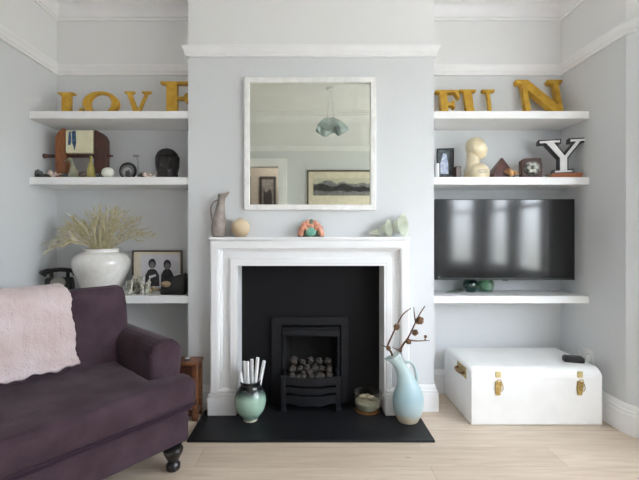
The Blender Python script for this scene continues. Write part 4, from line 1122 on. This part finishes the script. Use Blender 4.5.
# side handle on the left end
hy = (2.63) - yc; hz = PZ(369.5, 2.63)
hp = B(-hw-0.004, -hw+0.001, hy-0.075, hy+0.075, hz-0.035, hz+0.035).obj('handle_plate', M('aged_brass', (186,164,116),0.35,metal=0.4), t, bevel=0.002)
MB().tube(catmull([(-hw-0.005,hy-0.055,hz),(-hw-0.022,hy-0.05,hz-0.004),(-hw-0.026,hy,hz-0.008),(-hw-0.022,hy+0.05,hz-0.004),(-hw-0.005,hy+0.055,hz)],5), 0.009, 10).obj('handle', M('tan_leather', (140,108,70),0.6), hp)
# black case on the trunk
Yk = 2.60
t = thing('black_case', 'small black device lying on the trunk lid near the right wall', 'device', (PX(573.5, Yk), Yk, TZ), rotz=math.radians(-18))
MB().prism_z([(-0.06,-0.032),(0.045,-0.036),(0.06,-0.02),(0.06,0.025),(0.045,0.036),(-0.05,0.034),(-0.062,0.018)], 0, 0.030).obj('body', mat_black, t, bevel=0.007, bseg=3)
B(-0.052,0.05,-0.028,0.028,0.0305,0.034).obj('lid', M('satin_black', (34,34,37),0.25), t, bevel=0.003)

# socket with plug on the right wall behind the trunk
ys, zs = 2.72, PZ(355.5, 2.70)
t = thing('wall_socket', 'white double wall socket low on the right wall above the trunk', 'socket', (XR, ys, zs))
B(XR-0.010, XR-0.0005, ys-0.073, ys+0.073, zs-0.043, zs+0.043).obj('face_plate', mat_whitepl, t, world=True, bevel=0.003)
B(XR-0.013, XR-0.010, ys-0.05, ys-0.038, zs+0.012, zs+0.03).obj('switch', mat_whitepl, t, world=True)
B(XR-0.013, XR-0.010, ys+0.038, ys+0.05, zs+0.012, zs+0.03).obj('switch', mat_whitepl, t, world=True)
t = thing('power_plug', 'white plug with cable pushed into the double wall socket', 'plug', (XR-0.013, ys-0.035, zs-0.008))
B(XR-0.044, XR-0.0135, ys-0.058, ys-0.014, zs-0.03, zs+0.014).obj('plug_body', mat_whitepl, t, world=True, bevel=0.006)
MB().tube(catmull([(XR-0.03,ys-0.036,zs-0.03),(XR-0.032,ys-0.036,zs-0.06),(XR-0.036,ys-0.03,zs-0.12),(XR-0.035,ys-0.02,zs-0.20),(XR-0.035,ys-0.01,0.008)],6), 0.0035, 8).obj('cable', mat_whitepl, t, world=True)

# ------------------------------------------------------------------ sofa
TH_S = math.radians(52.3); u = Vector((math.cos(TH_S), math.sin(TH_S))); v = Vector((-u.y, u.x))
L, D = 1.04, 0.78
corner = Vector((-0.553, 2.05))
# local frame: x along the seat (right end x=0), y towards the back
org = corner - u*(L/2) + v*(D/2)
t = thing('sofa', 'purple velvet sofa with low rolled arms standing before the left alcove', 'sofa', (org.x, org.y, 0), rotz=TH_S)
ox, oy = L/2, -D/2       # add to (x,y) of corner-based coordinates
def S(m): return m.move((ox, oy, 0))
def soft(m, name, mat, bevel, seg=5, sub=0, parent=None, wr=0.0, seed=0):
    S(m)
    o = m.obj(name, mat, parent or t, bevel=bevel, bseg=seg, smooth=60)
    if wr:
        s2 = o.modifiers.new('Subdiv', 'SUBSURF'); s2.subdivision_type = 'SIMPLE'; s2.levels = 5; s2.render_levels = 5
        tx = bpy.data.textures.new('cloth_folds', 'CLOUDS'); tx.noise_scale = 0.22
        dm = o.modifiers.new('Folds', 'DISPLACE'); dm.texture = tx; dm.strength = wr; dm.mid_level = 0.5; dm.texture_coords = 'LOCAL'
    return o
base = soft(MB().box(-L+0.03, -0.03, 0.035, D-0.03, 0.13, 0.298), 'base', mat_purple, 0.02, 4)
MB().tube([(ox-0.025, oy+0.03, 0.298), (ox-L+0.025, oy+0.03, 0.298)], 0.007, 8).obj('front_piping', mat_purpipe, base)
# T seat cushion
T = [(-L, 0.0), (0.0, 0.0), (0.0, 0.125), (-0.185, 0.135), (-0.185, 0.56), (-L+0.185, 0.56), (-L+0.185, 0.135), (-L, 0.125)]
seat = soft(MB().prism_z(T, 0.302, 0.452).fn(lambda x, y, z: (x, y, z + (0.06*y/0.56 if z > 0.4 else 0))), 'seat_cushion', mat_purple, 0.042, 6, wr=0.022)
def crown(o): pass
MB().tube([(ox-0.02, oy-0.002, 0.325), (ox-L+0.02, oy-0.002, 0.325)], 0.006, 8).obj('cushion_piping', mat_purpipe, seat)
def arm(x0, x1):
    w = x1 - x0; xc = (x0+x1)/2; r = w/2 + 0.012; n = 14
    prof = [(x0+0.015, 0.295), (x1-0.015, 0.295)]
    zc = 0.672 - r
    prof += [(xc + r*math.cos(a), zc + r*math.sin(a)) for a in [-0.35 + (PI+0.7)*i/n for i in range(n+1)]]
    m = MB().prism(prof, 0.118, D-0.10)
    # arm falls a little towards the front
    m.fn(lambda x, y, z: (x, y, z - (0.028*(1-(y-0.118)/(D-0.218))**2 if z > 0.4 else 0)))
    return soft(m, 'arm', mat_purple, 0.045, 6, wr=0.010)
arm(-0.18, -0.012); arm(-L+0.012, -L+0.18)
# back frame and back cushion
BT = 0.895
def backprof(y0, y1, lean, zt, z0=0.297, rnd=0.07):
    n = 8; w = (y1-y0)/2
    pts = [(y0, z0), (y1, z0)]
    yc = (y0+y1)/2 + lean
    pts += [(yc + w*math.cos(a), zt - rnd + rnd*math.sin(a)) for a in [PI*i/n for i in range(n+1)]]
    return pts
soft(MB().prism_x(backprof(0.60, 0.72, 0.045, BT-0.03), -L+0.10, -0.10), 'back_frame', mat_purple, 0.03, 4)
bc = soft(MB().prism_x(backprof(0.455, 0.60, 0.07, BT, z0=0.455, rnd=0.085), -L+0.11, -0.085), 'back_cushion', mat_purple, 0.05, 6, wr=0.02)
# turned legs
lp = smooth_prof([(0.018,0.0),(0.026,0.008),(0.027,0.03),(0.02,0.045),(0.024,0.06),(0.034,0.085),(0.038,0.108),(0.03,0.118),(0.034,0.132)],4)
lp = [(0,0)] + [(a*1.3, b) for a, b in lp] + [(0,0.132)]
for (lx, ly) in ((-0.105, 0.07), (-L+0.075, 0.07), (-0.075, D-0.08), (-L+0.075, D-0.08)):
    S(MB().lathe(lp, (lx, ly, 0), 24)).obj('leg', mat_turned, t)

# throw: thick fur sheet over the back cushion
def throw():
    prof = []      # (y,z) path up the front of the cushion, over the top, down behind
    front = [(0.432, 0.528), (0.441, 0.55), (0.452, 0.59), (0.466, 0.65), (0.482, 0.73), (0.497, 0.80), (0.512, 0.85), (0.54, 0.888), (0.595, 0.908), (0.66, 0.902), (0.72, 0.888), (0.765, 0.86), (0.782, 0.80), (0.785, 0.72), (0.785, 0.64)]
    pp = catmull([(0, y, z) for y, z in front], 5)
    nx = 90; x0, x1 = -0.80, -0.405
    vs, fs = [], []; n = len(pp)
    for i in range(nx+1):
        sx = i/nx
        for j, p in enumerate(pp):
            tj = j/(n-1)
            edge = 0.005*math.sin(j*0.45) + 0.002*math.sin(j*1.9+1)
            x = x0 + (x1 - x0)*sx + edge*(1 if sx > 0.5 else 0)*sx + 0.022*max(0, 0.35-tj)*sx
            t1 = pp[min(j+1, n-1)] - pp[max(j-1, 0)]; t1.normalize(); nn = Vector((0, -t1.z, t1.y))
            wv = 0.007*noise.noise(Vector((x*5, tj*6, 0.3))) + 0.0055*noise.noise(Vector((x*26, tj*24, 1.3))) + 0.004*noise.noise(Vector((x*60, tj*60, 4.3)))
            e = min(1, (1-sx)/0.06, sx/0.06); e = math.sqrt(max(0, 1-(1-e)**2))
            e2 = min(1, tj/0.05); e2 = math.sqrt(max(0, 1-(1-e2)**2))
            q = p + nn*(0.004 + 0.013*e*(0.4+0.6*e2) + wv)
            z = q.z + (0.012*math.sin(x*40) + 0.008*math.sin(x*91))*max(0, 0.12-tj)*4
            vs.append((x, q.y, z))
    for i in range(nx):
        for j in range(n-1):
            a = i*n+j; fs.append((a, a+1, a+n+1, a+n))
    return MB().add(vs, fs)
m = throw(); m.move((ox, oy, 0))
mt = Matrix.Translation((org.x, org.y, 0)) @ Matrix.Rotation(TH_S, 4, 'Z')
o = m.obj('fur_throw', mat_fur, loc=(org.x, org.y, 0), rotz=TH_S, smooth=80)
sd = o.modifiers.new('Thickness', 'SOLIDIFY'); sd.thickness = 0.012; sd.offset = -1
tag(o, 'pale pink fluffy throw draped over the back of the purple sofa', 'throw')

# ------------------------------------------------------------------ behind the camera: picture and pendant seen in the mirror
yy = YR
t = thing('panorama_picture', 'long framed landscape drawing on the rear wall seen in the mirror', 'picture', (0.68, yy, 1.58))
MB().frame(0.0, 1.36, 1.56, 2.105, 0.022, yy+0.001, yy+0.03).obj('frame', M('dark_thin_frame', (92,84,74),0.4), t, world=True, bevel=0.003)
B(0.018, 1.342, yy+0.002, yy+0.012, 1.578, 2.087).obj('mount', mat_mat, t, world=True, smooth=0)
B(0.09, 1.27, yy+0.0125, yy+0.0145, 1.74, 1.99).obj('drawing_paper', M('drawing_paper', (204,198,180),0.8), t, world=True, smooth=0)
for k, (zb, amp, mt_) in enumerate(((1.885, 0.06, mat_grey), (1.83, 0.07, mat_ink), (1.78, 0.035, mat_grey))):
    n = 60; top = []
    for i in range(n+1):
        x = 0.092 + 1.176*i/n
        top.append((x, min(1.985, zb + amp*(0.35 + abs(noise.noise(Vector((x*4.2, k*3.1, 0.4)))) * 1.5 - 0.3*abs(noise.noise(Vector((x*17, k, 2))))))))
    MB().prism([(1.268, 1.742)] + list(reversed(top)) + [(0.092, 1.742)], yy+0.0146+0.0008*k, yy+0.0152+0.0008*k).obj('printed_hills', mt_, t, world=True, smooth=0)
# pendant
xq, yq = 0.28, 0.62
t = thing('pendant_lamp', 'blue grey wavy pendant shade on two wires seen in the mirror', 'lamp', (xq, yq, ZC))
MB().lathe([(0,-0.03),(0.05,-0.028),(0.055,-0.004),(0.05,0),(0,0)], seg=32).obj('ceiling_rose', mat_whitepl, t)
mat_shade = M('blue_grey_glass_shade', (184,198,198), 0.25, c2=(156,174,176), scale=8, coat=0.5)
vs, fs = [], []; seg = 72
rings = [(0.0,-0.375,0),(0.03,-0.377,0),(0.07,-0.395,0.12),(0.11,-0.44,0.25),(0.145,-0.50,0.35),(0.155,-0.535,0.40)]
for (r, z, a) in rings:
    for k in range(seg):
        w = 2*PI*k/seg; f = 1 + a*0.45*math.cos(5*w+0.4) + a*0.2*math.cos(3*w)
        vs.append((r*f*math.cos(w)*1.12, r*f*math.sin(w)*1.12, z + 0.02 + 0.075*a*math.cos(5*w+0.4)))
for i in range(len(rings)-1):
    for k in range(seg):
        k2 = (k+1) % seg; fs.append((i*seg+k, i*seg+k2, (i+1)*seg+k2, (i+1)*seg+k))
o = MB().add(vs, fs).obj('shade', mat_shade, t, smooth=80)
sd = o.modifiers.new('Thickness', 'SOLIDIFY'); sd.thickness = 0.004
MB().tube([(-0.012,0,-0.02),(-0.045,0,-0.40)], 0.002, 6).obj('wire', mat_steel, t)
MB().tube([(0.012,0,-0.02),(0.035,0,-0.40)], 0.002, 6).obj('wire', mat_steel, t)
MB().lathe(smooth_prof([(0,-0.49),(0.022,-0.475),(0.026,-0.45),(0.014,-0.42),(0.013,-0.378),(0,-0.376)],4), seg=20).obj('bulb', mat_whitepl, t)

# ------------------------------------------------------------------ light: overcast sky through the bay
W = bpy.data.worlds.new('overcast'); SC.world = W; W.use_nodes = True
nt = W.node_tree; bg = nt.nodes['Background']
tc = nt.nodes.new('ShaderNodeTexCoord'); sp = nt.nodes.new('ShaderNodeSeparateXYZ')
nt.links.new(tc.outputs['Generated'], sp.inputs[0])
mr = nt.nodes.new('ShaderNodeMapRange'); mr.inputs['From Min'].default_value = -1; mr.inputs['From Max'].default_value = 1
nt.links.new(sp.outputs['Z'], mr.inputs['Value'])
cr = nt.nodes.new('ShaderNodeValToRGB'); e = cr.color_ramp.elements
e[0].position = 0.0; e[0].color = (0.40, 0.40, 0.40, 1)
e[1].position = 1.0; e[1].color = (0.93, 0.99, 1.13, 1)
q = e.new(0.47); q.color = (0.47, 0.47, 0.46, 1)
q = e.new(0.53); q.color = (0.88, 0.92, 1.01, 1)
nt.links.new(mr.outputs['Result'], cr.inputs['Fac']); nt.links.new(cr.outputs['Color'], bg.inputs['Color'])
bg.inputs['Strength'].default_value = 6.0

# ------------------------------------------------------------------ camera
cd = bpy.data.cameras.new('camera'); cam = bpy.data.objects.new('camera', cd); COL.objects.link(cam)
cam.location = (0, 0, CAMZ); cam.rotation_euler = (PI/2, 0, 0)
cd.sensor_fit = 'HORIZONTAL'; cd.sensor_width = 36.0; cd.lens = F/639*36.0
cd.shift_x = 12.5/639; cd.shift_y = -5.0/639
cd.clip_start = 0.02
SC.camera = cam
SC.cycles.diffuse_bounces = 10; SC.cycles.max_bounces = 16; SC.cycles.transparent_max_bounces = 16
SC.cycles.sample_clamp_indirect = 8.0
SC.cycles.use_denoising = True
SC.view_settings.view_transform = 'Standard'; SC.view_settings.look = 'None'
SC.view_settings.gamma = 1.0; SC.view_settings.use_curve_mapping = False
SC.view_settings.exposure = 1.97
